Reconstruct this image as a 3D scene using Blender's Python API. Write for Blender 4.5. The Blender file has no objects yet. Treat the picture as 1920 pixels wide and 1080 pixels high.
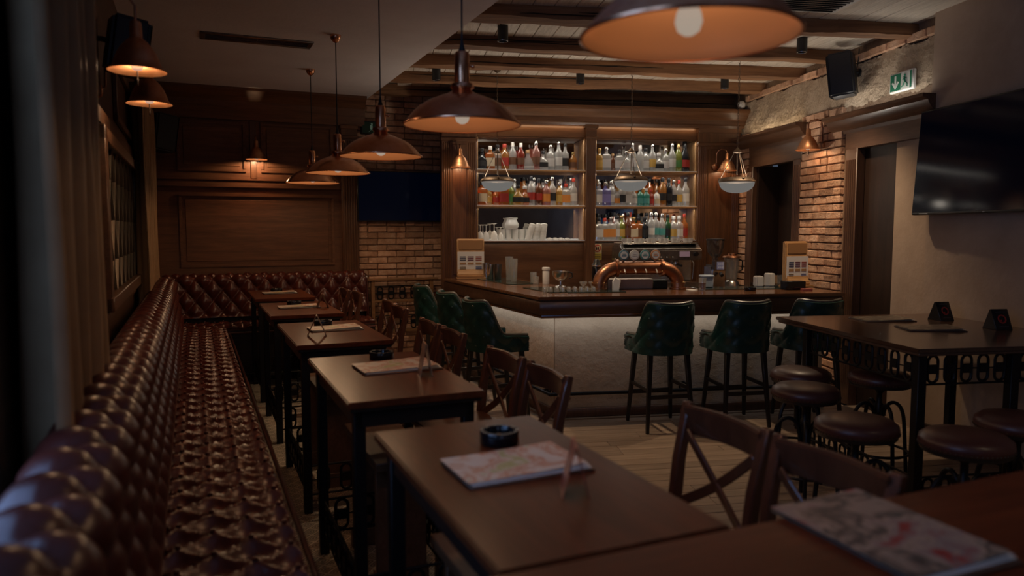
import bpy, bmesh, math, random
from mathutils import Vector, Matrix
from math import sin, cos, pi, radians
random.seed(11)
sc = bpy.context.scene
COL = sc.collection
BA = math.atan(597 / 1380.0)      # the booth row runs forward-left at this angle
RA = radians(9)                   # the bar room's own axis
FL = 1380.0
# ---------------------------------------------------------------- camera
cam_d = bpy.data.cameras.new('camera'); cam = bpy.data.objects.new('camera', cam_d); COL.objects.link(cam)
cam_d.sensor_width = 36.0; cam_d.lens = 36.0 * FL / 1920.0
cam.location = (0, 0, 1.70)
cam.rotation_euler = (radians(90) - math.atan(110 / FL), 0, 0)
cam_d.clip_start = 0.02; cam_d.clip_end = 100
cam_d.dof.use_dof = True; cam_d.dof.focus_distance = 6.6; cam_d.dof.aperture_fstop = 1.6
sc.camera = cam
# ---------------------------------------------------------------- world and exposure
vs = sc.view_settings
sc.display_settings.display_device = 'sRGB'
vs.view_transform = 'Standard'; vs.look = 'None'; vs.exposure = -3.0; vs.gamma = 1.0
vs.use_curve_mapping = False
wd = bpy.data.worlds.new('world'); sc.world = wd; wd.use_nodes = True
wb = wd.node_tree.nodes['Background']
wb.inputs[0].default_value = (0.42, 0.55, 0.80, 1); wb.inputs[1].default_value = 0.9
# ---------------------------------------------------------------- frames
def fB(v, u, z=0.0): return Vector((v * cos(BA) - u * sin(BA), v * sin(BA) + u * cos(BA), z))
def fR(s, t, z=0.0): return Vector((s * cos(RA) - t * sin(RA), s * sin(RA) + t * cos(RA), z))
def wB(p): return (p[0] * cos(BA) + p[1] * sin(BA), -p[0] * sin(BA) + p[1] * cos(BA))
def wR(p): return (p[0] * cos(RA) + p[1] * sin(RA), -p[0] * sin(RA) + p[1] * cos(RA))
# ---------------------------------------------------------------- light helpers
def lamp_light(kind, loc, power, col, rad=0.03, rot=(0, 0, 0), size=None, size_y=None, spot=None, blend=0.4, name='light'):
    d = bpy.data.lights.new(name, kind); d.energy = power; d.color = col
    if kind == 'AREA':
        d.shape = 'RECTANGLE'; d.size = size; d.size_y = size_y
    else:
        d.shadow_soft_size = rad
    if kind == 'SPOT':
        d.spot_size = spot; d.spot_blend = blend
    o = bpy.data.objects.new(name, d); o.location = loc; o.rotation_euler = rot
    COL.objects.link(o); return o
WARM = (1.0, 0.64, 0.36); WARM2 = (1.0, 0.74, 0.48); COOLW = (1.0, 0.95, 0.88)
# ---------------------------------------------------------------- mesh builder
class M:
    def __init__(s): s.v = []; s.f = []
    def add(s, vs_, fs, m=None):
        k = len(s.v)
        if m is not None: vs_ = [m @ Vector(q) for q in vs_]
        s.v += [tuple(q) for q in vs_]; s.f += [[i + k for i in q] for q in fs]; return s
    def hexa(s, p, m=None):
        return s.add(p, [(0, 3, 2, 1), (4, 5, 6, 7), (0, 1, 5, 4), (1, 2, 6, 5), (2, 3, 7, 6), (3, 0, 4, 7)], m)
    def box(s, x0, x1, y0, y1, z0, z1, m=None):
        return s.hexa([(x0, y0, z0), (x1, y0, z0), (x1, y1, z0), (x0, y1, z0), (x0, y0, z1), (x1, y0, z1), (x1, y1, z1), (x0, y1, z1)], m)
    def beam(s, a, b, w, h, up=(0, 0, 1), w2=None, h2=None):
        a = Vector(a); b = Vector(b); d = (b - a).normalized(); up = Vector(up)
        x = d.cross(up)
        if x.length < 1e-4: x = d.cross(Vector((1, 0, 0)))
        x.normalize(); y = x.cross(d); w2 = w2 or w; h2 = h2 or h; q = []
        for c, ww, hh in ((a, w, h), (b, w2, h2)):
            q += [c - x * ww / 2 - y * hh / 2, c + x * ww / 2 - y * hh / 2, c + x * ww / 2 + y * hh / 2, c - x * ww / 2 + y * hh / 2]
        return s.hexa(q)
    def prism(s, poly, z0, z1, m=None):
        n = len(poly)
        vs_ = [(x, y, z0) for x, y in poly] + [(x, y, z1) for x, y in poly]
        fs = [list(range(n))[::-1], list(range(n, 2 * n))] + [(i, (i + 1) % n, n + (i + 1) % n, n + i) for i in range(n)]
        return s.add(vs_, fs, m)
    def extr(s, poly, ax, a, b):
        # poly in the two axes that follow; ax is the extrusion axis
        n = len(poly); vs_ = []
        for t in (a, b):
            for p, q in poly:
                vs_.append({'x': (t, p, q), 'y': (p, t, q), 'z': (p, q, t)}[ax])
        fs = [list(range(n))[::-1], list(range(n, 2 * n))] + [(i, (i + 1) % n, n + (i + 1) % n, n + i) for i in range(n)]
        return s.add(vs_, fs)
    def tube(s, pts, r, n=8, closed=False, cap=True):
        P = [Vector(p) for p in pts]; k = len(P); R = r if isinstance(r, (list, tuple)) else [r] * k
        up = None; rings = []
        for i in range(k):
            if closed: d = P[(i + 1) % k] - P[i - 1]
            else: d = P[min(i + 1, k - 1)] - P[max(i - 1, 0)]
            d.normalize()
            if up is None:
                up = d.orthogonal().normalized()
            else:
                up = up - d * up.dot(d)
                up = up.normalized() if up.length > 1e-5 else d.orthogonal().normalized()
            w = d.cross(up)
            rings.append([P[i] + (up * cos(2 * pi * j / n) + w * sin(2 * pi * j / n)) * R[i] for j in range(n)])
        vs_ = [q for g in rings for q in g]; fs = []
        for i in range(k if closed else k - 1):
            i2 = (i + 1) % k
            off = 0
            if closed and i2 == 0:
                off = min(range(n), key=lambda o: (rings[i][0] - rings[0][o]).length)
            for j in range(n):
                fs.append((i * n + j, i * n + (j + 1) % n, i2 * n + (j + 1 + off) % n, i2 * n + (j + off) % n))
        if cap and not closed: fs += [list(range(n))[::-1], list(range((k - 1) * n, k * n))]
        return s.add(vs_, fs)
    def lathe(s, prof, n=24, c=(0, 0, 0), m=None, cap=True, sx=1.0, sy=1.0):
        k = len(prof); vs_ = []; fs = []
        for r, z in prof:
            for j in range(n):
                a = 2 * pi * j / n; vs_.append((c[0] + r * cos(a) * sx, c[1] + r * sin(a) * sy, c[2] + z))
        for i in range(k - 1):
            for j in range(n):
                fs.append((i * n + j, i * n + (j + 1) % n, (i + 1) * n + (j + 1) % n, (i + 1) * n + j))
        if cap: fs += [list(range(n))[::-1], list(range((k - 1) * n, k * n))]
        return s.add(vs_, fs, m)
    def ball(s, c, r, n=12, k=8, sz=1.0):
        return s.lathe([(max(1e-4, r * sin(pi * i / k)), -r * sz * cos(pi * i / k)) for i in range(k + 1)], n, c)
    def grid(s, fn, na, nb):
        vs_ = [fn(i / na, j / nb) for i in range(na + 1) for j in range(nb + 1)]
        fs = [(i * (nb + 1) + j, (i + 1) * (nb + 1) + j, (i + 1) * (nb + 1) + j + 1, i * (nb + 1) + j + 1) for i in range(na) for j in range(nb)]
        return s.add(vs_, fs)
    def build(s, name, mat, parent=None, loc=None, rz=0.0, bevel=0.0, seg=1, smooth=40, weld=False, recalc=True):
        me = bpy.data.meshes.new(name); me.from_pydata(s.v, [], s.f)
        if bevel or weld or recalc:
            bm = bmesh.new(); bm.from_mesh(me)
            if weld: bmesh.ops.remove_doubles(bm, verts=bm.verts, dist=1e-5)
            if recalc: bmesh.ops.recalc_face_normals(bm, faces=bm.faces)
            if bevel:
                es = [e for e in bm.edges if len(e.link_faces) == 2 and e.calc_face_angle(0) > 0.5]
                bmesh.ops.bevel(bm, geom=es, offset=bevel, segments=seg, affect='EDGES', clamp_overlap=True)
            bm.to_mesh(me); bm.free()
        me.materials.append(mat)
        if smooth:
            for p in me.polygons: p.use_smooth = True
            me.set_sharp_from_angle(angle=radians(smooth))
        o = bpy.data.objects.new(name, me); COL.objects.link(o)
        if parent is not None: o.parent = parent
        if loc is not None: o.location = loc
        o.rotation_euler = (0, 0, rz)
        return o
def tag(o, label=None, cat=None, group=None, kind=None):
    if label: o['label'] = label
    if cat: o['category'] = cat
    if group: o['group'] = group
    if kind: o['kind'] = kind
    return o
def thing(name, label, cat, loc, rz=0.0, group=None):
    o = bpy.data.objects.new(name, None); COL.objects.link(o)
    o.location = loc; o.rotation_euler = (0, 0, rz); o.empty_display_size = 0.05
    return tag(o, label, cat, group)
def struct(name, m, mat, rz=0.0, **k):
    o = m.build(name, mat, rz=rz, **k); o['kind'] = 'structure'; return o
def sub(o, parent, name=None):   # a copy of a part under another parent
    c = o.copy(); COL.objects.link(c); c.parent = parent
    if name: c.name = name
    return c
def copy_tree(o, loc=None, rz=None, label=None, parent=None):
    c = o.copy(); COL.objects.link(c); c.parent = parent
    if loc is not None: c.location = loc
    if rz is not None: c.rotation_euler = (0, 0, rz)
    if label: c['label'] = label
    for ch in list(o.children): copy_tree(ch, parent=c)
    return c
def recolor(o, mat):
    o.material_slots[0].link = 'OBJECT'; o.material_slots[0].material = mat; return o
ORD = ['first', 'second', 'third', 'fourth', 'fifth', 'sixth', 'seventh', 'eighth', 'ninth', 'tenth', 'eleventh', 'twelfth', 'thirteenth', 'fourteenth', 'fifteenth', 'sixteenth', 'seventeenth', 'eighteenth', 'nineteenth', 'twentieth', 'twenty-first', 'twenty-second', 'twenty-third', 'twenty-fourth']
# ---------------------------------------------------------------- materials
def N(nt, t, **k):
    n = nt.nodes.new('ShaderNode' + t)
    for a, b in k.items(): setattr(n, a, b)
    return n
def base(name):
    m = bpy.data.materials.new(name); m.use_nodes = True
    nt = m.node_tree; return m, nt, nt.nodes['Principled BSDF']
def setp(p, **k):
    for a, b in k.items():
        p.inputs[a.replace('_', ' ')].default_value = (b + (1,) if isinstance(b, tuple) and len(b) == 3 else b)
def ramp(nt, fac, stops):
    r = N(nt, 'ValToRGB'); e = r.color_ramp.elements
    while len(e) < len(stops): e.new(0.5)
    for q, (pos, c) in zip(e, stops): q.position = pos; q.color = tuple(c) + (1,)
    nt.links.new(fac, r.inputs[0]); return r.outputs[0]
def coords(nt, scale=(1, 1, 1), rnd=True):
    tc = N(nt, 'TexCoord'); mp = N(nt, 'Mapping'); mp.inputs['Scale'].default_value = scale
    nt.links.new(tc.outputs['Object'], mp.inputs['Vector'])
    if rnd:
        oi = N(nt, 'ObjectInfo'); mu = N(nt, 'Math', operation='MULTIPLY'); mu.inputs[1].default_value = 37.0
        nt.links.new(oi.outputs['Random'], mu.inputs[0]); nt.links.new(mu.outputs[0], mp.inputs['Location'])
    return mp.outputs[0]
def noise(nt, vec, scale, detail=5, rough=0.55, dist=0.0):
    n = N(nt, 'TexNoise'); n.inputs['Scale'].default_value = scale; n.inputs['Detail'].default_value = detail
    n.inputs['Roughness'].default_value = rough; n.inputs['Distortion'].default_value = dist
    nt.links.new(vec, n.inputs['Vector']); return n.outputs['Fac']
def bump(nt, p, h, strength, dist=0.01):
    b = N(nt, 'Bump'); b.inputs['Strength'].default_value = strength; b.inputs['Distance'].default_value = dist
    nt.links.new(h, b.inputs['Height']); nt.links.new(b.outputs[0], p.inputs['Normal'])
def vary(nt, col, amt):
    oi = N(nt, 'ObjectInfo'); mr = N(nt, 'MapRange'); mr.inputs['To Min'].default_value = 1 - amt; mr.inputs['To Max'].default_value = 1 + amt
    nt.links.new(oi.outputs['Random'], mr.inputs['Value'])
    hs = N(nt, 'HueSaturation'); nt.links.new(mr.outputs[0], hs.inputs['Value']); nt.links.new(col, hs.inputs['Color'])
    return hs.outputs[0]
def plain(name, c, rough=0.5, metal=0.0, spec=0.5, coat=0.0, emit=None, es=0.0):
    m, nt, p = base(name); setp(p, Base_Color=c, Roughness=rough, Metallic=metal, Specular_IOR_Level=spec, Coat_Weight=coat)
    if emit: setp(p, Emission_Color=emit, Emission_Strength=es)
    return m
def wood(name, c1, c2, axis='x', rough=0.4, coat=0.0, bmp=0.12, sc_=1.0, var=0.0):
    m, nt, p = base(name); f = 14.0 * sc_
    s = {'x': (1.2 * sc_, f, f), 'y': (f, 1.2 * sc_, f), 'z': (f, f, 1.2 * sc_)}[axis]
    v = coords(nt, s); n1 = noise(nt, v, 1.0, 6, 0.6, 0.6); n2 = noise(nt, v, 6.0, 3, 0.5)
    col = ramp(nt, n1, [(0.30, c1), (0.72, c2)])
    mx = N(nt, 'Mix', data_type='RGBA', blend_type='MULTIPLY'); mx.inputs[0].default_value = 0.35
    g = ramp(nt, n2, [(0.35, (0.45, 0.42, 0.40)), (0.65, (1, 1, 1))])
    nt.links.new(col, mx.inputs[6]); nt.links.new(g, mx.inputs[7]); out = mx.outputs[2]
    if var: out = vary(nt, out, var)
    nt.links.new(out, p.inputs['Base Color']); setp(p, Roughness=rough, Coat_Weight=coat, Coat_Roughness=0.15)
    if bmp: bump(nt, p, n2, bmp, 0.004)
    return m
def plaster(name, c1, c2, scale=2.0, bmp=0.3, rough=0.9, fine=30):
    m, nt, p = base(name); v = coords(nt, rnd=False)
    n1 = noise(nt, v, scale, 7, 0.62, 0.3); n2 = noise(nt, v, fine, 6, 0.65)
    nt.links.new(ramp(nt, n1, [(0.3, c1), (0.7, c2)]), p.inputs['Base Color']); setp(p, Roughness=rough, Specular_IOR_Level=0.2)
    mx = N(nt, 'Math', operation='ADD'); nt.links.new(n1, mx.inputs[0]); nt.links.new(n2, mx.inputs[1])
    bump(nt, p, mx.outputs[0], bmp, 0.03); return m
def rough_metal(name, c1, c2, rough=0.35, scale=8, aniso=0.0):
    m, nt, p = base(name); v = coords(nt, rnd=False)
    n1 = noise(nt, v, scale, 5)
    nt.links.new(ramp(nt, n1, [(0.35, c1), (0.65, c2)]), p.inputs['Base Color']); setp(p, Metallic=1.0, Roughness=rough)
    return m
def emis(name, c, s):
    m, nt, p = base(name); setp(p, Base_Color=(0.6, 0.6, 0.6), Emission_Color=c, Emission_Strength=s, Roughness=0.5); return m
def tint_glass(name, c, body=0.35, gloss=0.14, rough=0.05):
    # thin tinted glass: transmits with its colour, reflects a little, scatters a little
    m = bpy.data.materials.new(name); m.use_nodes = True; nt = m.node_tree; nt.nodes.clear()
    o = N(nt, 'OutputMaterial'); t = N(nt, 'BsdfTransparent'); t.inputs[0].default_value = tuple(c) + (1,)
    tl = N(nt, 'BsdfTranslucent'); tl.inputs[0].default_value = tuple(c) + (1,)
    df = N(nt, 'BsdfDiffuse'); df.inputs[0].default_value = tuple(c) + (1,)
    g = N(nt, 'BsdfGlossy'); g.inputs[1].default_value = rough
    a = N(nt, 'MixShader'); a.inputs[0].default_value = 0.5; nt.links.new(tl.outputs[0], a.inputs[1]); nt.links.new(df.outputs[0], a.inputs[2])
    b = N(nt, 'MixShader'); b.inputs[0].default_value = body; nt.links.new(t.outputs[0], b.inputs[1]); nt.links.new(a.outputs[0], b.inputs[2])
    d = N(nt, 'MixShader'); d.inputs[0].default_value = gloss; nt.links.new(b.outputs[0], d.inputs[1]); nt.links.new(g.outputs[0], d.inputs[2])
    nt.links.new(d.outputs[0], o.inputs[0]); return m

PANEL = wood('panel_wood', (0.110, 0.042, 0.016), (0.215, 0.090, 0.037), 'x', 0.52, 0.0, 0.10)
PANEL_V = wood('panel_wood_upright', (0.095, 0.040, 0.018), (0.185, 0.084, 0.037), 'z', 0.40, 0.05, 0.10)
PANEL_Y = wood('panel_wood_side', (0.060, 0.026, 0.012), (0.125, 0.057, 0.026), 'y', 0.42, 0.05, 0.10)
BARWOOD = wood('bar_cabinet_wood', (0.085, 0.034, 0.014), (0.19, 0.082, 0.034), 'z', 0.38, 0.1, 0.08)
BARWOOD_X = wood('bar_cabinet_wood_flat', (0.085, 0.034, 0.014), (0.19, 0.082, 0.034), 'x', 0.38, 0.1, 0.08)
COUNTER = wood('counter_wood', (0.115, 0.045, 0.018), (0.21, 0.088, 0.036), 'x', 0.22, 0.4, 0.04)
FASCIA = wood('counter_edge_wood', (0.070, 0.032, 0.018), (0.135, 0.066, 0.036), 'x', 0.35, 0.1, 0.06)
TABLEW = wood('table_wood', (0.075, 0.018, 0.006), (0.140, 0.036, 0.012), 'y', 0.30, 0.02, 0.05)
TABLEW_X = wood('table_wood_cross', (0.075, 0.018, 0.006), (0.140, 0.036, 0.012), 'x', 0.30, 0.02, 0.05)
HIGHW = wood('high_table_wood', (0.055, 0.024, 0.013), (0.105, 0.046, 0.022), 'y', 0.2, 0.4, 0.03)
CHAIRW = wood('chair_wood', (0.075, 0.026, 0.014), (0.125, 0.046, 0.022), 'z', 0.3, 0.3, 0.03)
DARKW = wood('dark_wood', (0.022, 0.011, 0.007), (0.045, 0.022, 0.013), 'z', 0.45, 0.0, 0.08)
CASING = wood('casing_wood', (0.085, 0.040, 0.022), (0.165, 0.080, 0.044), 'z', 0.4, 0.08, 0.08)
CASING_Y = wood('casing_wood_flat', (0.100, 0.050, 0.028), (0.185, 0.096, 0.054), 'y', 0.34, 0.1, 0.08)
BEAMW = wood('old_beam_wood', (0.14, 0.058, 0.024), (0.42, 0.215, 0.098), 'x', 0.75, 0.0, 0.9, 0.55, 0.15)
BOARDW = wood('ceiling_board_paint', (0.72, 0.63, 0.52), (0.86, 0.78, 0.67), 'y', 0.6, 0.0, 0.1, 1.0, 0.08)
FLOORW = wood('floor_plank_wood', (0.23, 0.160, 0.112), (0.38, 0.275, 0.198), 'x', 0.42, 0.05, 0.12, 0.8, 0.14)
for m_ in (TABLEW, TABLEW_X): setp(m_.node_tree.nodes['Principled BSDF'], Specular_IOR_Level=0.22)
STANDW = wood('light_oak', (0.42, 0.22, 0.09), (0.58, 0.34, 0.15), 'x', 0.45, 0.05, 0.05)
RACKW = wood('rack_wood', (0.22, 0.11, 0.045), (0.36, 0.19, 0.085), 'x', 0.5, 0.0, 0.1)
BENCHW = wood('bench_plank_wood', (0.12, 0.058, 0.03), (0.20, 0.10, 0.055), 'y', 0.4, 0.05, 0.06)
CEILP = plaster('ceiling_plaster', (0.74, 0.68, 0.66), (0.84, 0.79, 0.77), 1.3, 0.12, 0.9, 22)
WALLP = plaster('wall_plaster', (0.38, 0.27, 0.19), (0.52, 0.39, 0.29), 1.6, 0.10, 0.85, 18)
ROUGHP = plaster('rough_old_plaster', (0.38, 0.28, 0.19), (0.62, 0.49, 0.36), 4.0, 1.0, 0.95, 26)
BARP = plaster('bar_front_plaster', (0.46, 0.325, 0.215), (0.60, 0.44, 0.305), 2.4, 0.42, 0.9, 14)
MORTAR = plaster('mortar', (0.26, 0.165, 0.105), (0.42, 0.29, 0.20), 7.0, 0.8, 0.95, 40)
def brick_mat():
    m, nt, p = base('old_brick'); v = coords(nt)
    n1 = noise(nt, v, 9.0, 6, 0.65); n2 = noise(nt, v, 45.0, 5, 0.6)
    col = ramp(nt, n1, [(0.25, (0.38, 0.190, 0.110)), (0.5, (0.62, 0.365, 0.230)), (0.8, (0.78, 0.54, 0.38))])
    nt.links.new(vary(nt, col, 0.32), p.inputs['Base Color']); setp(p, Roughness=0.92, Specular_IOR_Level=0.2)
    mx = N(nt, 'Math', operation='ADD'); nt.links.new(n1, mx.inputs[0]); nt.links.new(n2, mx.inputs[1])
    bump(nt, p, mx.outputs[0], 0.8, 0.015); return m
BRICK = brick_mat()
def tile_mat():
    m, nt, p = base('patterned_floor_tile')
    tc = N(nt, 'TexCoord'); mp = N(nt, 'Mapping'); mp.inputs['Rotation'].default_value = (0, 0, pi / 4); mp.inputs['Scale'].default_value = (14, 14, 14)
    nt.links.new(tc.outputs['Object'], mp.inputs['Vector'])
    sp = N(nt, 'SeparateXYZ'); nt.links.new(mp.outputs[0], sp.inputs[0]); d = []
    for k in (0, 1):
        fr = N(nt, 'Math', operation='FRACT'); nt.links.new(sp.outputs[k], fr.inputs[0])
        sb = N(nt, 'Math', operation='SUBTRACT'); sb.inputs[1].default_value = 0.5; nt.links.new(fr.outputs[0], sb.inputs[0])
        ab = N(nt, 'Math', operation='ABSOLUTE'); nt.links.new(sb.outputs[0], ab.inputs[0]); d.append(ab.outputs[0])
    mx = N(nt, 'Math', operation='MAXIMUM'); nt.links.new(d[0], mx.inputs[0]); nt.links.new(d[1], mx.inputs[1])
    mu = N(nt, 'Math', operation='MULTIPLY'); mu.inputs[1].default_value = 6.0; nt.links.new(mx.outputs[0], mu.inputs[0])
    fr = N(nt, 'Math', operation='FRACT'); nt.links.new(mu.outputs[0], fr.inputs[0])
    col = ramp(nt, fr.outputs[0], [(0.44, (0.05, 0.03, 0.02)), (0.56, (0.55, 0.42, 0.30))])
    nt.links.new(col, p.inputs['Base Color']); setp(p, Roughness=0.5); return m
TILE = tile_mat()
def leather(name, c1, c2, rough, spec=0.5):
    m, nt, p = base(name); v = coords(nt, rnd=False); n1 = noise(nt, v, 5, 5); n2 = noise(nt, v, 120, 3)
    nt.links.new(ramp(nt, n1, [(0.3, c1), (0.7, c2)]), p.inputs['Base Color'])
    setp(p, Roughness=rough, Specular_IOR_Level=spec, Coat_Weight=0.15, Coat_Roughness=0.25); bump(nt, p, n2, 0.08, 0.003); return m
OXBLOOD = leather('oxblood_leather', (0.060, 0.012, 0.008), (0.095, 0.020, 0.013), 0.31)
GREEN = leather('green_leather', (0.005, 0.026, 0.021), (0.010, 0.046, 0.037), 0.36)
SEATL = leather('maroon_stool_leather', (0.055, 0.016, 0.013), (0.085, 0.027, 0.021), 0.42)
PIPING = leather('stool_edge_leather', (0.06, 0.055, 0.045), (0.10, 0.09, 0.075), 0.4)
COPPER = rough_metal('copper', (0.66, 0.30, 0.15), (0.84, 0.44, 0.26), 0.25, 14)
COPPERS = rough_metal('satin_copper', (0.58, 0.27, 0.13), (0.76, 0.40, 0.22), 0.45, 14)
COPPERIN = plain('copper_lining', (0.54, 0.27, 0.14), 0.36, 0.75)
COPPERD = rough_metal('aged_copper', (0.30, 0.135, 0.075), (0.46, 0.225, 0.13), 0.36, 9)
BRASS = rough_metal('brass', (0.55, 0.38, 0.16), (0.68, 0.48, 0.22), 0.3, 12)
NAIL = plain('dark_bronze', (0.10, 0.065, 0.035), 0.4, 0.8)
IRON = plain('black_iron', (0.018, 0.016, 0.016), 0.45, 0.6)
BLACKP = plain('black_plastic', (0.012, 0.012, 0.014), 0.4)
BLACKW = plain('black_lacquered_wood', (0.016, 0.012, 0.010), 0.35)
GLOSSB = plain('gloss_black', (0.006, 0.006, 0.008), 0.15, 0, 0.5)
STEEL = rough_metal('steel', (0.55, 0.53, 0.50), (0.70, 0.68, 0.65), 0.25, 20)
STEELD = rough_metal('dark_steel', (0.20, 0.19, 0.19), (0.30, 0.29, 0.28), 0.35, 20)
AGED = rough_metal('aged_brown_metal', (0.16, 0.12, 0.09), (0.26, 0.20, 0.15), 0.5, 16)
WHITE = plain('white_enamel', (0.72, 0.70, 0.66), 0.4)
PAPER = plain('white_card', (0.84, 0.83, 0.80), 0.7)
TVB = plain('tv_bezel', (0.015, 0.015, 0.017), 0.35)
TVS = plain('tv_screen', (0.004, 0.006, 0.014), 0.12, 0, 0.5, emit=(0.02, 0.09, 0.42), es=0.05)
TVS2 = plain('tv_screen_large', (0.004, 0.006, 0.014), 0.10, 0, 0.18, emit=(0.02, 0.08, 0.35), es=0.022)
MIRROR = plain('mirror_glass', (0.80, 0.78, 0.75), 0.03, 1.0)
GLASSP = tint_glass('window_glass', (0.85, 0.90, 0.95), 0.02, 0.12, 0.02)
DARKPANE = plain('dark_pane', (0.006, 0.005, 0.005), 0.10, 0, 0.25)
CLEARG = tint_glass('clear_glass', (0.92, 0.92, 0.90), 0.14, 0.16)
FROST = tint_glass('frosted_glass', (0.97, 0.97, 0.95), 0.9, 0.06)
MATG = plain('dark_glass_mat', (0.02, 0.035, 0.03), 0.1, 0, 0.6)
def glow_glass(name, c, s, thru):
    # luminous envelope that lets the light of the filament inside pass
    m = bpy.data.materials.new(name); m.use_nodes = True; nt = m.node_tree; nt.nodes.clear()
    o = N(nt, 'OutputMaterial'); t = N(nt, 'BsdfTransparent'); e = N(nt, 'Emission'); e.inputs[0].default_value = tuple(c) + (1,); e.inputs[1].default_value = s
    x = N(nt, 'MixShader'); x.inputs[0].default_value = 1 - thru; nt.links.new(t.outputs[0], x.inputs[1]); nt.links.new(e.outputs[0], x.inputs[2]); nt.links.new(x.outputs[0], o.inputs[0]); return m
BULB = glow_glass('bulb_glow', (1.0, 0.90, 0.74), 3.0, 0.45)
BOWLG = glow_glass('bowl_glow', (1.0, 0.95, 0.88), 1.15, 0.08)
LEDM = emis('led_glow', (1.0, 0.94, 0.82), 1.6)
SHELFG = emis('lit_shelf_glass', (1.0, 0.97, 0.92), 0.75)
CURT = leather('curtain_cloth', (0.26, 0.155, 0.08), (0.36, 0.225, 0.12), 0.85, 0.2)
SHEER = plain('curtain_lining', (0.42, 0.45, 0.50), 0.9)
# ================================================================ the setting
VW = -0.46      # left wall face (booth frame)
UB = 9.20       # panelled end wall face (booth frame)
SW = 4.35       # right wall face (bar-room frame)
ZC = 3.30; ZB = 3.43
floor = struct('floor', M().box(-7.5, 7.0, -3.0, 12.0, -0.14, -0.016), FLOORW, smooth=0)
# planks of the light wooden floor, each its own board
def edge_s(t, v):      # where the line v = const of the booth frame meets a given t
    lo, hi = -6.0, 8.0
    for _ in range(40):
        mid = (lo + hi) / 2
        if wB(fR(mid, t))[0] < v: lo = mid
        else: hi = mid
    return lo
PW = 0.118
pl_long = [M().box(0, L, 0.0015, PW - 0.0015, -0.016, 0.0).build('plank', FLOORW, floor, bevel=0.0025, smooth=0) for L in (1.75, 1.25, 0.8)]
for o in pl_long: COL.objects.unlink(o)
row = 0; t = 1.0
while t < 8.9:
    s0 = edge_s(t, 1.30) - 0.25 - (row * 0.61) % 1.1
    s1 = SW if t < 6.4 else edge_s(t, 2.85) + 0.1
    s = s0; k = row
    while s < s1:
        kind = (k * 7 + row) % 3; L = (1.75, 1.25, 0.8)[kind]
        if s + L > s1 + 0.25:
            kind = 2; L = 0.8
        o = pl_long[kind].copy(); COL.objects.link(o); o.parent = floor
        q = fR(s, t); o.location = (q.x, q.y, random.uniform(-0.0012, 0.0008)); o.rotation_euler = (0, 0, RA)
        s += L + 0.003; k += 1
    t += PW; row += 1
tf = M().box(-0.6, 1.34, -2.5, UB + 0.1, -0.02, 0.004).build('tile_field', TILE, floor, rz=BA, smooth=0)
tag(tf, 'patterned cement tiles in a small diamond design')
M().box(1.34, 1.375, -2.5, UB + 0.1, -0.02, 0.007).build('tile_border', DARKW, floor, rz=BA, smooth=0)
# ---- ceilings
ceil = struct('ceiling', M().box(-0.55, 2.02, -2.6, UB + 0.35, ZC, ZC + 0.12), CEILP, rz=BA, smooth=0)
bc = struct('ceiling_boarded', M().box(-2.5, 4.9, -2.6, 9.6, ZB + 0.03, ZB + 0.12), BOARDW, rz=RA, smooth=0)
bd = M().box(0, 0.166, -2.5, 9.5, ZB, ZB + 0.03).build('board', BOARDW, bc, bevel=0.004, smooth=0)
for i in range(27):
    o = bd if i == 0 else sub(bd, bc)
    o.location = (0.05 + i * 0.171, 0, random.uniform(-0.002, 0.002))
def rough_beam(s0, s1, t, w, z0, z1, seed):
    rnd = random.Random(seed); n = 46; sec = []
    ph = [rnd.uniform(0, 6.28) for _ in range(8)]
    def fn(i, j):
        x = s0 + (s1 - s0) * i / n
        base_ = [(t, z0), (t + w * .5, z0 - .006), (t + w, z0), (t + w + .004, (z0 + z1) / 2), (t + w, z1), (t + w * .5, z1), (t, z1), (t - .004, (z0 + z1) / 2)][j]
        a = .010 * sin(x * 2.1 + ph[j]) + .006 * sin(x * 5.7 + ph[7 - j]) + rnd.uniform(-.0035, .0035)
        b = .009 * sin(x * 1.7 + ph[j] * 2) + .005 * sin(x * 6.3 + ph[j]) + rnd.uniform(-.003, .003)
        return (x, base_[0] + a, base_[1] + (b if j < 4 or j == 7 else 0.01))
    m = M(); vs_ = [fn(i, j) for i in range(n + 1) for j in range(8)]
    fs = [(i * 8 + j, i * 8 + (j + 1) % 8, (i + 1) * 8 + (j + 1) % 8, (i + 1) * 8 + j) for i in range(n) for j in range(8)]
    fs += [list(range(8))[::-1], list(range(n * 8, n * 8 + 8))]
    return m.add(vs_, fs)
for i, t in enumerate((0.55, 1.42, 2.3, 2.95, 3.75, 4.60, 5.74, 6.70, 7.48, 8.31, 9.15)):
    o = rough_beam(edge_s(t, 1.97), SW + 0.06, t, 0.16, ZB - 0.105, ZB + 0.01, i + 3).build('beam', BEAMW, bc, smooth=55)
    # drying cracks along the beam face
    rnd = random.Random(50 + i); mm = M()
    for c in range(2):
        x = edge_s(t, 1.97) + rnd.uniform(0.1, 0.9); zz = ZB - 0.105 + rnd.uniform(0.03, 0.075); pts = []
        L = rnd.uniform(1.2, 2.6); k = 0
        while k < 14 and x < SW:
            pts.append((x, t - 0.016, zz)); x += L / 13; zz += rnd.uniform(-.006, .006); k += 1
        if len(pts) > 3: mm.tube(pts, [0.0015] + [0.0045] * (len(pts) - 2) + [0.0015], 5)
    mm.build('crack', plain('crack_dark', (0.012, 0.007, 0.004), 0.95), o)
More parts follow.
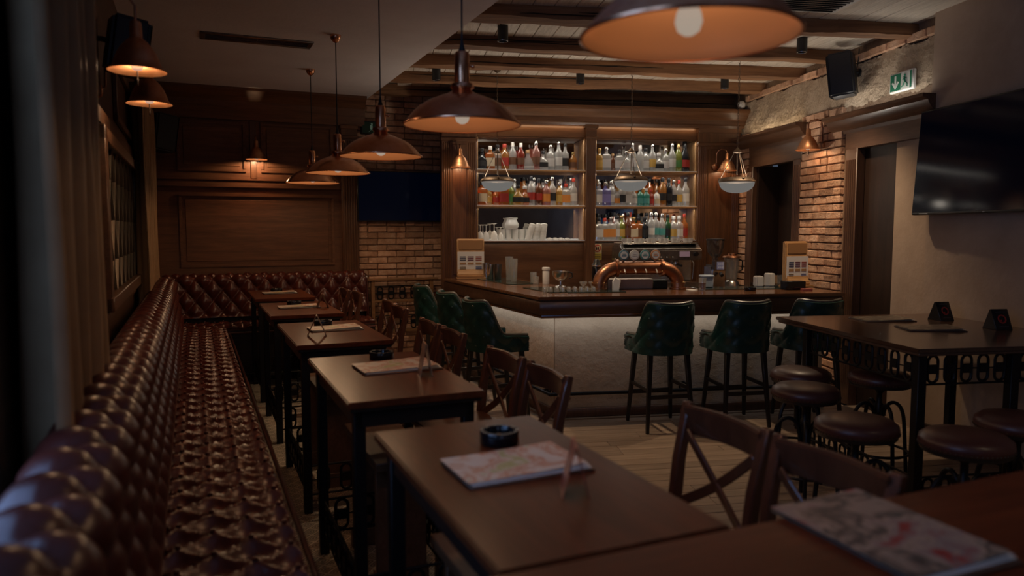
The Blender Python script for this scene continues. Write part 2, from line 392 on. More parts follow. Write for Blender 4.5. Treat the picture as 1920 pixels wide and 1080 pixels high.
# ---- left wall with its window
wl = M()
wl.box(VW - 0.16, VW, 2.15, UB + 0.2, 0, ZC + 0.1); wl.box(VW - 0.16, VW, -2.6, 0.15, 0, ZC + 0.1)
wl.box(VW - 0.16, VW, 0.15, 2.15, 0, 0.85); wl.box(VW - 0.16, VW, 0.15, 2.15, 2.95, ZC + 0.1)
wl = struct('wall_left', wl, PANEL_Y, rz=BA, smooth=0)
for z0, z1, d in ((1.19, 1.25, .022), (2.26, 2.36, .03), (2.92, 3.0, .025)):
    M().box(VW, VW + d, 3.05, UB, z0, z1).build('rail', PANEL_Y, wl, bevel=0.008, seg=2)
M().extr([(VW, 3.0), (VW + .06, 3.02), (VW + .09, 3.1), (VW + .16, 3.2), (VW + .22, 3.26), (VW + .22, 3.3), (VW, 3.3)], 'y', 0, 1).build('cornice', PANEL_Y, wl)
c_ = wl.children[-1]; me_ = c_.data
for v_ in me_.vertices: v_.co = (v_.co.x, v_.co.y * (UB + 2.5) - 2.5, v_.co.z)
for u0, u1, z0, z1 in ((5.6, 7.2, 2.42, 2.86), (3.5, 4.6, 2.42, 2.86)):
    m = M(); w = .05
    m.box(VW, VW + .03, u0, u1, z0, z0 + w); m.box(VW, VW + .03, u0, u1, z1 - w, z1); m.box(VW, VW + .03, u0, u0 + w, z0, z1); m.box(VW, VW + .03, u1 - w, u1, z0, z1)
    m.build('panel_moulding', CASING_Y, wl, bevel=0.006)
# near window
win = struct('window_1', M().box(VW - .13, VW - .04, 0.15, 0.24, 0.85, 2.95).box(VW - .13, VW - .04, 2.06, 2.15, 0.85, 2.95).box(VW - .13, VW - .04, 0.15, 2.15, 0.85, 0.95).box(VW - .13, VW - .04, 0.15, 2.15, 2.86, 2.95).box(VW - .12, VW - .03, 1.0, 1.1, 0.9, 2.9), DARKW, rz=BA, bevel=0.005)
for u0, u1 in ((0.24, 1.0), (1.1, 2.06)):
    M().box(VW - .095, VW - .088, u0, u1, 0.95, 2.12).build('pane', GLASSP, win, smooth=0)
    M().box(VW - .095, VW - .088, u0, u1, 2.2, 2.86).build('pane', GLASSP, win, smooth=0)
    M().box(VW - .12, VW - .02, u0, u1, 2.1, 2.2).build('transom', DARKW, win, bevel=0.006)
    M().box(VW - .11, VW - .03, u0, u0 + .07, .95, 2.1).box(VW - .11, VW - .03, u1 - .07, u1, .95, 2.1).box(VW - .11, VW - .03, u0, u1, .95, 1.03).build('sash', DARKW, win, bevel=0.006)
hd = M().box(VW - .03, VW + .005, 1.125, 1.155, 1.32, 1.5).tube([(VW, 1.14, 1.41), (VW + .045, 1.14, 1.41)], .009, 8).tube([(VW + .045, 1.14, 1.42), (VW + .05, 1.14, 1.30)], .011, 8)
hd.build('handle', BLACKP, win)
# diamond-leaded window further along
lw = struct('window_2', M().box(VW, VW + .05, 4.5, 4.62, 1.25, 2.26).box(VW, VW + .05, 7.0, 7.1, 1.25, 2.26).box(VW, VW + .06, 4.5, 7.1, 1.25, 1.33).box(VW, VW + .05, 4.5, 7.1, 2.18, 2.26), CASING_Y, rz=BA, bevel=0.006)
M().box(VW + .002, VW + .012, 4.62, 7.0, 1.33, 2.18).build('pane', DARKPANE, lw, smooth=0)
LEAD = plain('lead_came', (0.30, 0.27, 0.22), 0.35, 0.8)
def came(u0, z0, u1, z1): return M().beam((VW + .017, u0, z0), (VW + .017, u1, z1), .007, .010, (1, 0, 0))
dz = 0.85; stp = 0.30
for sgn in (1, -1):
    k = -4
    while k < 10:
        a = 4.6 + k * stp; run = dz * 0.62
        ua, za, ub, zb = (a, 1.33, a + run, 2.18) if sgn > 0 else (a, 2.18, a + run, 1.33)
        def at_u(u): return za + (zb - za) * (u - ua) / run
        x0, x1 = max(ua, 4.62), min(ub, 7.0)
        if x1 - x0 > 0.03: came(x0, at_u(x0), x1, at_u(x1)).build('lead_came', LEAD, lw, smooth=0)
        k += 1
# ---- panelled end wall
wb_ = struct('wall_back', M().box(-0.55, 1.9, UB, UB + .2, 0, ZC + .1), PANEL, rz=BA, smooth=0)
def frame_mould(x0, x1, z0, z1, w=.035, d=.022, y=UB):
    m = M()
    for a, b, c, e in ((x0, x1, z0, z0 + w), (x0, x1, z1 - w, z1)): m.box(a, b, y - d, y, c, e)
    for a, b in ((x0, x0 + w), (x1 - w, x1)): m.box(a, b, y - d + .002, y, z0 + w, z1 - w)
    return m
for x0, x1, z0, z1 in ((-0.14, 0.60, 2.36, 2.94), (0.76, 1.60, 2.36, 2.94), (-0.14, 1.60, 1.26, 2.11)):
    frame_mould(x0, x1, z0, z1).build('panel_moulding', PANEL, wb_, bevel=0.007, seg=2)
    M().box(x0 + .07, x1 - .07, UB - .008, UB, z0 + .07, z1 - .07).build('panel', PANEL, wb_, bevel=0.006, smooth=0)
for z0, z1, d in ((2.18, 2.26, .03), (2.26, 2.285, .045)):
    M().box(VW, 1.69, UB - d, UB, z0, z1).build('rail', PANEL, wb_, bevel=0.008, seg=2)
M().box(0.645, 0.715, UB - .014, UB, 2.29, 2.96).build('stile', PANEL_V, wb_, bevel=0.004)
M().extr([(UB, 2.96), (UB - .05, 2.96), (UB - .06, 3.04), (UB - .09, 3.09), (UB - .10, 3.16), (UB - .17, 3.24), (UB - .22, 3.27), (UB - .22, 3.30), (UB, 3.30)], 'x', VW, 1.98).build('cornice', PANEL, wb_, smooth=30)
m = M().box(1.69, 1.89, UB - .05, UB, 0, 2.96)
m.build('pilaster', PANEL_V, wb_, bevel=0.004)
m = M()
for i in range(6):
    x = 1.705 + i * .0305; m.tube([(x + .009, UB - .05, 0.02), (x + .009, UB - .05, 2.78)], .011, 8)
m.build('fluting', PANEL_V, wb_)
M().box(1.675, 1.905, UB - .075, UB, 2.80, 2.84).box(1.68, 1.9, UB - .065, UB, 2.92, 2.97).build('capital', PANEL, wb_, bevel=.006)
# ---- bricks
def brick_mesh(L, seed):
    rnd = random.Random(seed); h = .066; d = .055; m = M(); n = 4
    o = M().box(0, L, 0, d, 0, h).build('brick', BRICK, bevel=.007, seg=1, smooth=0)
    for v_ in o.data.vertices:
        v_.co.x += rnd.uniform(-.004, .004); v_.co.z += rnd.uniform(-.003, .003); v_.co.y += rnd.uniform(-.004, .003)
    COL.objects.unlink(o); return o
BR_F = [brick_mesh(.232, i) for i in range(4)]; BR_H = [brick_mesh(.112, 10 + i) for i in range(3)]
def brick_rows(parent, place, x0, x1, z0, z1, rot, seed, holes=()):
    rnd = random.Random(seed); z = z0; r = 0; cnt = 0
    while z < z1 - .05:
        x = x0 + (0 if r % 2 else -0.122)
        while x < x1 - .04:
            half = rnd.random() < .13
            L = .112 if half else .232
            a, b = max(x, x0), min(x + L, x1)
            if b - a > .045 and not any(h[0] < (a + b) / 2 < h[1] and h[2] < z + .03 < h[3] for h in holes):
                src = (BR_H if (b - a) < .15 else BR_F)[rnd.randrange(3)]
                o = src.copy(); COL.objects.link(o); o.parent = parent
                o.scale = ((b - a) / (.112 if (b - a) < .15 else .232), 1, 1)
                o.location = place(a, rnd.uniform(-.009, .007), z + rnd.uniform(-.002, .002))
                o.rotation_euler = (rnd.uniform(-.02, .02), rnd.uniform(-.008, .008), rot + rnd.uniform(-.02, .02)); cnt += 1
            x += L + .0115
        z += .0785; r += 1
    return cnt
wk = struct('wall_brick', M().box(1.88, 4.6, UB + .045, UB + .22, 0, ZB + .1), MORTAR, rz=BA, smooth=0)
n1 = brick_rows(wk, lambda x, d, z: (x, UB + .02 + d, z), 1.90, 3.14, 0.02, 3.40, 0.0, 5, holes=((2.15, 2.9, 1.88, 2.40),))
# ---- right wall: plaster above, brick piers, two cased openings
wr = M()
wr.box(SW, SW + .3, 6.60, 7.40, 0, 2.9); wr.box(SW, SW + .3, 8.62, 9.6, 0, 2.9)
wr.box(SW + .03, SW + .3, 5.3, 9.6, 2.9, 3.6); wr.box(SW + .02, SW + .3, 7.40, 8.62, 0, 1.02); wr.box(SW + .02, SW + .3, 7.40, 8.62, 2.5, 2.9); wr.box(SW + .02, SW + .3, 5.3, 6.6, 2.5, 2.9)
wr = struct('wall_right', wr, MORTAR, rz=RA, smooth=0)
n2 = brick_rows(wr, lambda x, d, z: (SW + .012 + d, x, z), 6.67, 7.42, 0.0, 2.90, pi / 2, 8)
n3 = brick_rows(wr, lambda x, d, z: (SW + .012 + d, x, z), 8.60, 9.0, 1.0, 2.90, pi / 2, 9)
def rough_sheet(t0, t1, z0, z1, s, amp, nt_, nz, seed, edge=.03):
    rnd = random.Random(seed); m = M()
    ph = [rnd.uniform(0, 6) for _ in range(6)]
    def fn(a, b):
        t_ = t0 + (t1 - t0) * a; z = z0 + (z1 - z0) * b
        d = amp * (sin(t_ * 7 + ph[0]) * sin(z * 9 + ph[1]) + .6 * sin(t_ * 17 + ph[2] + z * 5) + .5 * sin(z * 23 + ph[3] + t_ * 11)) + rnd.uniform(-amp, amp) * .5
        if b == 0 or b == 1: z += edge * (sin(t_ * 9 + ph[4]) + .6 * sin(t_ * 23 + ph[5])) * .5 + rnd.uniform(-.012, .012)
        return (s + d, t_, z)
    return m.grid(fn, nt_, nz)
rough_sheet(5.3, 9.6, 2.87, 3.265, SW - .014, .008, 180, 30, 3).build('plaster_coat', ROUGHP, wr, smooth=70, recalc=False)
brow = brick_rows(wr, lambda x, d, z: (SW + .014 + d, x, z), 5.45, 8.7, 3.275, 3.36, pi / 2, 12)
# near part of that wall, smooth plaster, carries the big screen
wn = struct('wall_right_near', M().box(4.30, 4.75, -2.6, 5.45, 0, ZB + .1), WALLP, rz=RA, smooth=0)
struct('wall_front', M().box(-3.5, -0.9, -2.75, -2.55, 0, ZB + .15).box(1.7, 6.5, -2.75, -2.55, 0, ZB + .15).box(-.9, 1.7, -2.75, -2.55, 0, .8).box(-.9, 1.7, -2.75, -2.55, 2.8, ZB + .15), WALLP, smooth=0)
w3 = struct('window_3', M().box(-.9, -.8, -2.7, -2.6, .8, 2.8).box(1.6, 1.7, -2.7, -2.6, .8, 2.8).box(-.8, 1.6, -2.7, -2.6, .8, .9).box(-.8, 1.6, -2.7, -2.6, 2.7, 2.8).box(.35, .45, -2.7, -2.6, .9, 2.7), DARKW, bevel=.005)
for a, b in ((-.8, .35), (.45, 1.6)): M().box(a, b, -2.655, -2.648, .9, 2.7).build('pane', GLASSP, w3, smooth=0)
struct('wall_bar_back', M().box(0.62, 4.7, 9.18, 9.4, 0, ZB + .1), DARKW, rz=RA, smooth=0)
struct('baseboard_right', M().box(4.275, 4.30, 1.0, 5.45, 0, .11), DARKW, rz=RA, bevel=.006)
# ---- cased doorway with dark leaf
def cornice_prof(s, z, d=.17, h=.17):
    return [(s, z), (s - .03, z), (s - .035, z + h * .18), (s - d * .45, z + h * .3), (s - d * .62, z + h * .5), (s - d * .72, z + h * .72), (s - d, z + h * .84), (s - d, z + h), (s, z + h)]
def prof_extrude(m, prof, t0, t1):
    n = len(prof); vs_ = [(p, t0, q) for p, q in prof] + [(p, t1, q) for p, q in prof]
    return m.add(vs_, [list(range(n))[::-1], list(range(n, 2 * n))] + [(i, (i + 1) % n, n + (i + 1) % n, n + i) for i in range(n)])
def casing(m, t0, t1, z0, z1):
    m.box(SW - .04, SW + .05, t0, t1, z0, z1)
def fluted(parent, t0, t1, z0, z1, n):
    m = M(); w = (t1 - t0 - .03) / n
    for i in range(n):
        y = t0 + .015 + w * (i + .5); m.tube([(SW - .04, y, z0), (SW - .04, y, z1)], w * .38, 8)
    m.build('fluting', CASING, parent)
d1 = struct('door_1', prof_extrude(M(), [(SW + .05, 2.46), (SW - .03, 2.46), (SW - .03, 2.63), (SW + .05, 2.63)], 5.40, 6.62), CASING_Y, rz=RA, bevel=.004)
mm = M(); casing(mm, 6.42, 6.60, 0, 2.47); mm.build('casing', CASING, d1, bevel=.006)
fluted(d1, 6.42, 6.60, .2, 2.36, 5)
prof_extrude(M(), cornice_prof(SW, 2.62), 5.40, 6.82).build('cornice', CASING_Y, d1, smooth=30)
M().box(SW + .05, SW + .09, 5.86, 6.44, 0, 2.47).build('door_leaf', DARKW, d1, bevel=.004)
M().box(SW + .01, SW + .09, 5.2, 5.93, 0, 2.46).build('plaster_infill', WALLP, d1, smooth=0)
M().box(SW - .10, SW - .02, 5.50, 6.74, 2.79, 2.797).build('led_strip', LEDM, d1, smooth=0)
d2 = struct('door_2', prof_extrude(M(), [(SW + .06, 2.45), (SW - .03, 2.45), (SW - .03, 2.67), (SW + .06, 2.67)], 7.40, 8.63), CASING_Y, rz=RA, bevel=.004)
for a, b in ((7.40, 7.56), (8.48, 8.63)):
    mm = M(); casing(mm, a, b, 0.4, 2.46); mm.build('casing', CASING, d2, bevel=.006); fluted(d2, a, b, 1.0, 2.40, 4)
prof_extrude(M(), cornice_prof(SW, 2.66), 7.30, 8.80).build('cornice', CASING_Y, d2, smooth=30)
M().box(SW + .02, SW + .34, 8.44, 8.48, 1.02, 2.46).build('jamb', DARKW, d2)
M().box(SW + .30, SW + .34, 7.5, 8.5, .9, 2.5).build('door_leaf', DARKW, d2, smooth=0)
M().box(SW + .27, SW + .30, 7.62, 7.80, 1.05, 2.42).build('pane', GLOSSB, d2, smooth=0)
M().box(SW - .03, SW + .32, 7.5, 8.5, 1.02, 1.05).build('sill', DARKW, d2, bevel=.005)
# ---- ceiling hardware
v = thing('ceiling_vent', 'long slim grey air slot in the smooth plaster ceiling', 'vent', fB(0.555, 6.71, ZC), BA)
m = M(); m.box(-.45, .45, -.12, -.085, -.012, 0).box(-.45, .45, .085, .12, -.012, 0).box(-.45, -.41, -.085, .085, -.012, 0).box(.41, .45, -.085, .085, -.012, 0)
m.build('frame', STEELD, v, bevel=.003)
for k in range(2): M().box(-.41 + k * .415, -.005 + k * .415, -.085, .085, -.004, 0).build('slot', BLACKP, v, smooth=0)
for k in range(4): M().box(-.41, .41, -.07 + k * .045, -.06 + k * .045, -.01, -.004).build('slat', STEELD, v, smooth=0)
v = thing('ceiling_vent', 'dark square air grille set between the old ceiling beams', 'vent', fR(3.15, 5.36, ZB), RA)
M().box(-.33, .33, -.2, .2, -.012, .0).build('frame', WHITE, v, bevel=.004)
M().box(-.28, .28, -.16, .16, -.016, -.012).build('grille', STEELD, v, smooth=0)
for k in range(7): M().box(-.28, .28, -.14 + k * .045, -.125 + k * .045, -.022, -.016).build('slat', BLACKP, v, smooth=0)
# ================================================================ the bar
ZT = 1.12; T_UP = 8.84
def poly_bar(v_out, t_out, v_in, t_in, s_end, t_end):
    return [fR(edge_s(t_end, v_out), t_end), fR(edge_s(t_out, v_out), t_out), fR(s_end, t_out), fR(s_end, t_in), fR(edge_s(t_in, v_in), t_in), fR(edge_s(t_end, v_in), t_end)]
ct = thing('bar_countertop', 'L-shaped polished brown wooden bar top with thick dark edge', 'bar top', (0, 0, 0))
def pm(poly, z0, z1): return M().prism([(p.x, p.y) for p in poly], z0, z1)
pm(poly_bar(2.705, 6.17, 3.46, 7.02, 4.08, 8.74), 1.092, ZT).build('worktop', COUNTER, ct, bevel=.006, seg=2)
pm(poly_bar(2.735, 6.20, 3.44, 7.00, 4.06, 8.74), 1.078, 1.092).build('moulding', FASCIA, ct)
pm(poly_bar(2.72, 6.185, 3.44, 7.00, 4.07, 8.74), 0.962, 1.078).build('fascia', FASCIA, ct, bevel=.004)
pm(poly_bar(2.745, 6.21, 3.42, 6.98, 4.05, 8.74), 0.930, 0.962).build('lower_trim', COUNTER, ct, bevel=.003)
bb = thing('plaster_bar', 'pale rough plaster bar front glowing under the counter edge', 'bar', (0, 0, 0))
cs = edge_s(6.42, 2.955)
pm([fR(cs + .004, 6.42), fR(4.02, 6.42), fR(4.02, 6.75), fR(cs + .004, 6.75)], 0, .930).build('front_wall', BARP, bb, smooth=0)
pm([fR(edge_s(8.74, 2.955), 8.74), fR(cs - .004, 6.42), fR(cs + .3, 6.75), fR(edge_s(8.74, 3.3), 8.74)], 0, .930).build('return_wall', BARP, bb, smooth=0)
pm(poly_bar(2.92, 6.385, 3.2, 6.6, 4.04, 8.74), 0, .085).build('plinth', CASING, bb, bevel=.006)
fr = thing('foot_rail', 'black iron foot rail running round the foot of the bar', 'foot rail', (0, 0, 0))
c0 = fR(edge_s(6.315, 2.87), 6.315, .235)
pts = [fR(edge_s(8.6, 2.87), 8.6, .235), c0, fR(4.0, 6.315, .235)]
M().tube([pts[0], c0], .016, 10).tube([c0, pts[2]], .016, 10).ball(c0, .017).build('rail', IRON, fr)
def bracket(p, q):
    m = M(); d = (q - p); m.tube([p, p + d * .5, q], .010, 8)
    x = d.normalized(); ring = [q + Vector((0, 0, 0)) - x * .014 + Vector((-x.y, x.x, 0)) * .035 * cos(a) + Vector((0, 0, 1)) * .035 * sin(a) for a in [i * pi / 8 for i in range(16)]]
    m.tube(ring, .008, 6, closed=True); return m
for s in (1.42, 2.62, 3.75): bracket(fR(s, 6.315, .235), fR(s, 6.42, .255)).build('bracket', IRON, fr)
for u in (5.95, 7.2, 8.2): bracket(fB(2.87, u, .235), fB(2.955, u, .255)).build('bracket', IRON, fr)
# light strips under the counter edge
def strip(p, q, z, power, col, w=.03, tilt=0.0, name='counter_led'):
    d = q - p; mid = (p + q) / 2
    return lamp_light('AREA', (mid.x, mid.y, z), power, col, rot=(tilt, 0, math.atan2(d.y, d.x)), size=d.length, size_y=w, name=name)
strip(fR(1.20, 6.30), fR(4.0, 6.30), .922, 12, (.86, .93, 1.0), tilt=.55)
strip(fB(2.845, 5.85), fB(2.845, 8.55), .922, 11.5, (.86, .93, 1.0), tilt=-.55)
strip(fR(1.0, 8.82), fR(3.72, 8.82), 2.945, 9, (1.0, .70, .40), .02, tilt=.6, name='frieze_led')
# ---------------------------------------------------------------- back bar
T0 = 8.80
bk = thing('back_bar', 'tall wooden back bar with lit mirrored shelves, cornice and fluted pilasters', 'bar shelving', (0, 0, 0), RA)
def P(name, m, mat, bevel=.004, smooth=40, par=None, seg=1): return m.build(name, mat, par or bk, bevel=bevel, smooth=smooth, seg=seg)
for s0, s1 in ((.555, .97), (3.75, 4.30)):
    pil = P('pilaster', M().box(s0, s1, T0, T0 + .34, 0, 2.96), BARWOOD)
    m = M()
    for a in (s0 + .015, s1 - .105):
        for k in range(4): m.tube([(a + .012 + k * .023, T0, .9), (a + .012 + k * .023, T0, 2.72)], .0085, 8)
    m.build('fluting', BARWOOD, pil)
    P('block', M().box(s0 - .012, s1 + .012, T0 - .02, T0 + .1, 2.74, 2.78).box(s0 - .008, s1 + .008, T0 - .014, T0 + .1, 2.90, 2.96), BARWOOD_X, par=pil)
    P('inset_panel', M().box(s0 + .125, s1 - .125, T0 - .010, T0 + .02, 1.16, 2.70), BARWOOD, par=pil)
po = P('post', M().box(2.31, 2.43, T0, T0 + .30, .9, 2.96), BARWOOD)
P('capital', M().box(2.285, 2.455, T0 - .03, T0 + .1, 2.925, 2.965).box(2.295, 2.445, T0 - .02, T0 + .1, 2.80, 2.825).box(2.305, 2.435, T0 - .006, T0 + .1, 2.81, 2.94), BARWOOD_X, par=po)
P('frieze', M().box(.97, 2.31, T0 + .05, T0 + .09, 2.815, 2.96).box(2.43, 3.75, T0 + .05, T0 + .09, 2.815, 2.96), BARWOOD_X)
m = M().extr([(T0 + .3, 2.955), (T0 - .02, 2.955), (T0 - .03, 2.985), (T0 - .055, 2.995), (T0 - .06, 3.05), (T0 - .10, 3.085), (T0 - .13, 3.13), (T0 - .17, 3.145), (T0 - .17, 3.17), (T0 + .3, 3.17)], 'x', .50, 4.345)
P('cornice', m, BARWOOD_X, bevel=0, smooth=30)
P('cornice_top', M().box(.50, 4.345, T0 - .05, T0 + .3, 3.17, 3.24), DARKW)
for s0, s1 in ((.97, 2.31), (2.43, 3.75)):
    P('mirror', M().box(s0, s1, T0 + .30, T0 + .31, 1.575, 2.82), MIRROR, 0, 0)
    P('lower_panel', M().box(s0, s1, T0 + .12, T0 + .15, .92, 1.53), BARWOOD_X, .003)
    P('top_board', M().box(s0, s1, T0 + .06, T0 + .31, 2.80, 2.815), BARWOOD_X)
    for a in (s0, s1 - .02): P('side_board', M().box(a, a + .02, T0 + .05, T0 + .30, 1.57, 2.80), STANDW)
P('back_panel', M().box(.6, 4.28, T0 + .31, T0 + .345, .5, 2.96), DARKW, 0, 0)
SH = (1.560, 1.985, 2.415)
for b, (s0, s1) in enumerate(((.97, 2.31), (2.43, 3.75))):
    for k, z in enumerate(SH):
        sh = P('shelf', M().box(s0, s1, T0 + .02, T0 + .30, z - .018, z), STANDW if k else BARWOOD_X, .002)
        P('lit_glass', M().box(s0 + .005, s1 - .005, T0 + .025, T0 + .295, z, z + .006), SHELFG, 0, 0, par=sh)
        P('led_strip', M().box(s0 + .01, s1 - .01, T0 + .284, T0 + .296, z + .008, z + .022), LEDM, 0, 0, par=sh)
        ztop = (SH + (2.815,))[k + 1] - .03
        strip(fR(s0 + .03, T0 + .05), fR(s1 - .03, T0 + .05), ztop, 12, (1.0, .92, .80), .02, tilt=-.15, name='shelf_led')
strip(fR(1.0, T0 + .04), fR(2.3, T0 + .04), 1.538, 2.6, (1.0, .84, .62), .02, tilt=.35, name='panel_fill')  # both panel strips are added fill to brighten the lower panels
strip(fR(2.45, T0 + .04), fR(3.7, T0 + .04), 1.538, 2.6, (1.0, .84, .62), .02, tilt=.35, name='panel_fill')
# under-bar work counter behind the taps
wc = thing('work_counter', 'stainless work counter behind the bar under the shelves', 'counter', (0, 0, 0), RA)
M().box(1.3, 4.28, 8.18, T0 - .006, .90, .94).build('worktop', STEEL, wc, bevel=.004)
for k in range(4): M().box(1.32 + k * .74, 2.03 + k * .74, 8.22, T0 - .01, .0, .90).build('cabinet', DARKW, wc, bevel=.004)
# ---------------------------------------------------------------- bottles
def g(name, c, b=.35): return tint_glass('glass_' + name, c, b)
GL = {'clear': g('clear', (.93, .93, .91), .5), 'white': plain('bottle_white', (.78, .77, .74), .3), 'amber': g('amber', (.85, .42, .10), .5), 'orange': g('orange', (.90, .34, .08), .5), 'honey': g('honey', (.92, .62, .18), .45),
      'brown': g('brown', (.38, .13, .05), .5), 'red': g('red', (.62, .10, .06), .55), 'dark': plain('bottle_dark', (.012, .014, .020), .15), 'green': g('green', (.05, .22, .07), .55), 'lime': g('lime', (.55, .62, .12), .5),
      'teal': g('teal', (.10, .62, .52), .55), 'violet': g('violet', (.38, .36, .75), .5), 'rose': g('rose', (.85, .45, .38), .45), 'blue': g('blue', (.20, .42, .75), .5)}
LB = {'cream': plain('label_cream', (.72, .62, .44), .6), 'white': plain('label_white', (.74, .73, .70), .6), 'black': plain('label_black', (.02, .02, .022), .5), 'red': plain('label_red', (.42, .04, .03), .5),
      'gold': plain('label_gold', (.62, .40, .10), .4), 'brown': plain('label_brown', (.16, .07, .035), .6), 'teal': plain('label_teal', (.10, .40, .38), .5), 'violet': plain('label_violet', (.26, .24, .60), .5), 'orange': plain('label_orange', (.70, .28, .06), .5), 'blue': plain('label_blue', (.10, .20, .50), .5), 'green': plain('label_green', (.10, .30, .08), .5)}
CP = {'black': plain('cap_black', (.015, .015, .018), .35), 'silver': STEEL, 'gold': BRASS, 'red': plain('cap_red', (.45, .05, .03), .35), 'white': WHITE, 'wood': plain('cap_cork', (.45, .27, .13), .7)}
BT = {  # kind: (body profile, label (r, z0, z1), cap (r, z0, z1), depth squash)
    'tall': ([(.030, 0), (.036, .006), (.037, .17), (.034, .195), (.018, .225), (.0135, .25), (.0135, .285)], (.0378, .05, .14), (.0165, .272, .312), 1),
    'spirit': ([(.034, 0), (.040, .006), (.041, .15), (.036, .18), (.020, .20), (.0155, .215), (.0155, .245)], (.0418, .04, .125), (.019, .235, .272), 1),
    'square': ([(.040, 0), (.046, .005), (.046, .155), (.040, .175), (.016, .19), (.015, .23)], (.0468, .035, .125), (.0185, .215, .255), .8),
    'squat': ([(.045, 0), (.058, .012), (.062, .07), (.055, .11), (.030, .14), (.017, .16), (.016, .20)], (.0628, .035, .09), (.021, .19, .225), .85),
    'bell': ([(.075, 0), (.085, .006), (.083, .05), (.060, .10), (.026, .14), (.017, .165), (.017, .20)], (.0835, .02, .045), (.021, .19, .225), .5),
    'wine': ([(.034, 0), (.038, .006), (.038, .19), (.032, .215), (.016, .245), (.0145, .30)], (.0388, .06, .14), (.017, .265, .315), 1),
    'fizz': ([(.040, 0), (.046, .008), (.046, .15), (.040, .19), (.022, .24), (.016, .27), (.017, .31)], (.0468, .05, .13), (.0185, .245, .335), 1),
    'small': ([(.030, 0), (.034, .005), (.034, .11), (.028, .135), (.013, .155), (.012, .185)], (.0348, .03, .09), (.0155, .172, .20), 1)}
PROTO = {}
def proto(k):
    if k not in PROTO:
        body, lb, cp, sq = BT[k]; n = 16
        if k == 'square':
            a = M().lathe(body, 16)
            def sqf(p):
                r = math.hypot(p[0], p[1])
                if r < 1e-5 or p[2] > .18: return p
                f = min(1.0 / max(abs(p[0]), abs(p[1])) * r, 1.28); return (p[0] * f * .92, p[1] * f * .92, p[2])
            a.v = [sqf(p) for p in a.v]; b = M().lathe([(lb[0], lb[1]), (lb[0], lb[2])], 16, cap=False); b.v = [sqf(p) for p in b.v]
        else:
            a = M().lathe(body, n, sy=sq); b = M().lathe([(lb[0], lb[1]), (lb[0], lb[2])], n, sy=sq, cap=False)
        A_ = a.build('liquor_bottle', GL['clear']); B_ = b.build('bottle_label', LB['cream'], recalc=False)
        C_ = M().lathe([(cp[0] * .96, cp[1]), (cp[0], cp[1] + .004), (cp[0], cp[2] - .004), (cp[0] * .9, cp[2])], 12).build('cap', CP['black'])
        for o in (A_, B_, C_): COL.objects.unlink(o)
        PROTO[k] = (A_, B_, C_)
    return PROTO[k]
def bottle(k, gl, lb, cp, s, t, z, label, group, sc_=1.0):
    A_, B_, C_ = proto(k)
    o = A_.copy(); COL.objects.link(o); o.location = fR(s, t, z); o.rotation_euler = (0, 0, RA + random.uniform(-.3, .3)); o.scale = (sc_ * 1.28, sc_ * 1.28, sc_ * 1.06)
    recolor(o, GL[gl]); tag(o, label, 'bottle', group)
    if lb: recolor(sub(B_, o, 'bottle_label'), LB[lb])
    recolor(sub(C_, o, 'cap'), CP[cp]); return o
CN = {'clear': 'clear', 'white': 'white', 'amber': 'amber', 'orange': 'orange', 'honey': 'honey-coloured', 'brown': 'brown', 'red': 'red', 'dark': 'black', 'green': 'dark green', 'lime': 'yellow-green', 'teal': 'turquoise', 'violet': 'pale violet', 'rose': 'pink', 'blue': 'blue'}
KN = {'tall': 'slim', 'spirit': 'straight', 'square': 'square', 'squat': 'squat round', 'bell': 'wide bell-shaped', 'wine': 'tall', 'fizz': 'sparkling-wine', 'small': 'small'}
def shelf_row(bay, level, names, s0, s1, t, z, spec, phrase, back=False):
    n = len(spec)
    for i, (k, gl, lb, cp) in enumerate(spec):
        s = s0 + (s1 - s0) * (i + .5) / n + random.uniform(-.008, .008)
        lab = f"{CN[gl]} {KN[k]} bottle, {ORD[i]} from left, {phrase}"
        if level == 0 and False: pass
        bottle(k, gl, lb, cp, s, t + random.uniform(-.012, .012), z + .006, lab, names, random.uniform(.96, 1.08))
L0, L1, R0, R1 = 1.0, 2.22, 2.47, 3.66
shelf_row(0, 2, 'bottles on the top left shelf', L0, L1, T0 + .13, SH[2], [('squat', 'dark', 'black', 'black'), ('square', 'orange', 'cream', 'white'), ('spirit', 'clear', 'brown', 'black'), ('spirit', 'amber', 'red', 'red'), ('wine', 'clear', 'brown', 'white'), ('wine', 'red', 'brown', 'white'), ('bell', 'clear', 'white', 'wood'), ('wine', 'rose', 'brown', 'silver'), ('squat', 'clear', 'black', 'black'), ('spirit', 'clear', 'white', 'silver'), ('tall', 'clear', 'white', 'silver'), ('tall', 'clear', 'black', 'black'), ('small', 'amber', 'brown', 'gold')], 'top left shelf')
shelf_row(0, 1, 'bottles on the middle left shelf', L0, L1, T0 + .11, SH[1], [('square', 'orange', 'cream', 'black'), ('small', 'honey', 'gold', 'gold'), ('small', 'orange', 'red', 'red'), ('square', 'orange', 'red', 'black'), ('spirit', 'lime', 'green', 'black'), ('squat', 'honey', 'black', 'black'), ('squat', 'orange', 'black', 'white'), ('wine', 'clear', 'red', 'black'), ('wine', 'brown', 'red', 'black'), ('spirit', 'rose', 'orange', 'silver'), ('tall', 'clear', 'black', 'silver'), ('spirit', 'honey', 'gold', 'silver'), ('square', 'clear', 'orange', 'red'), ('tall', 'clear', 'white', 'red')], 'front row, middle left shelf')
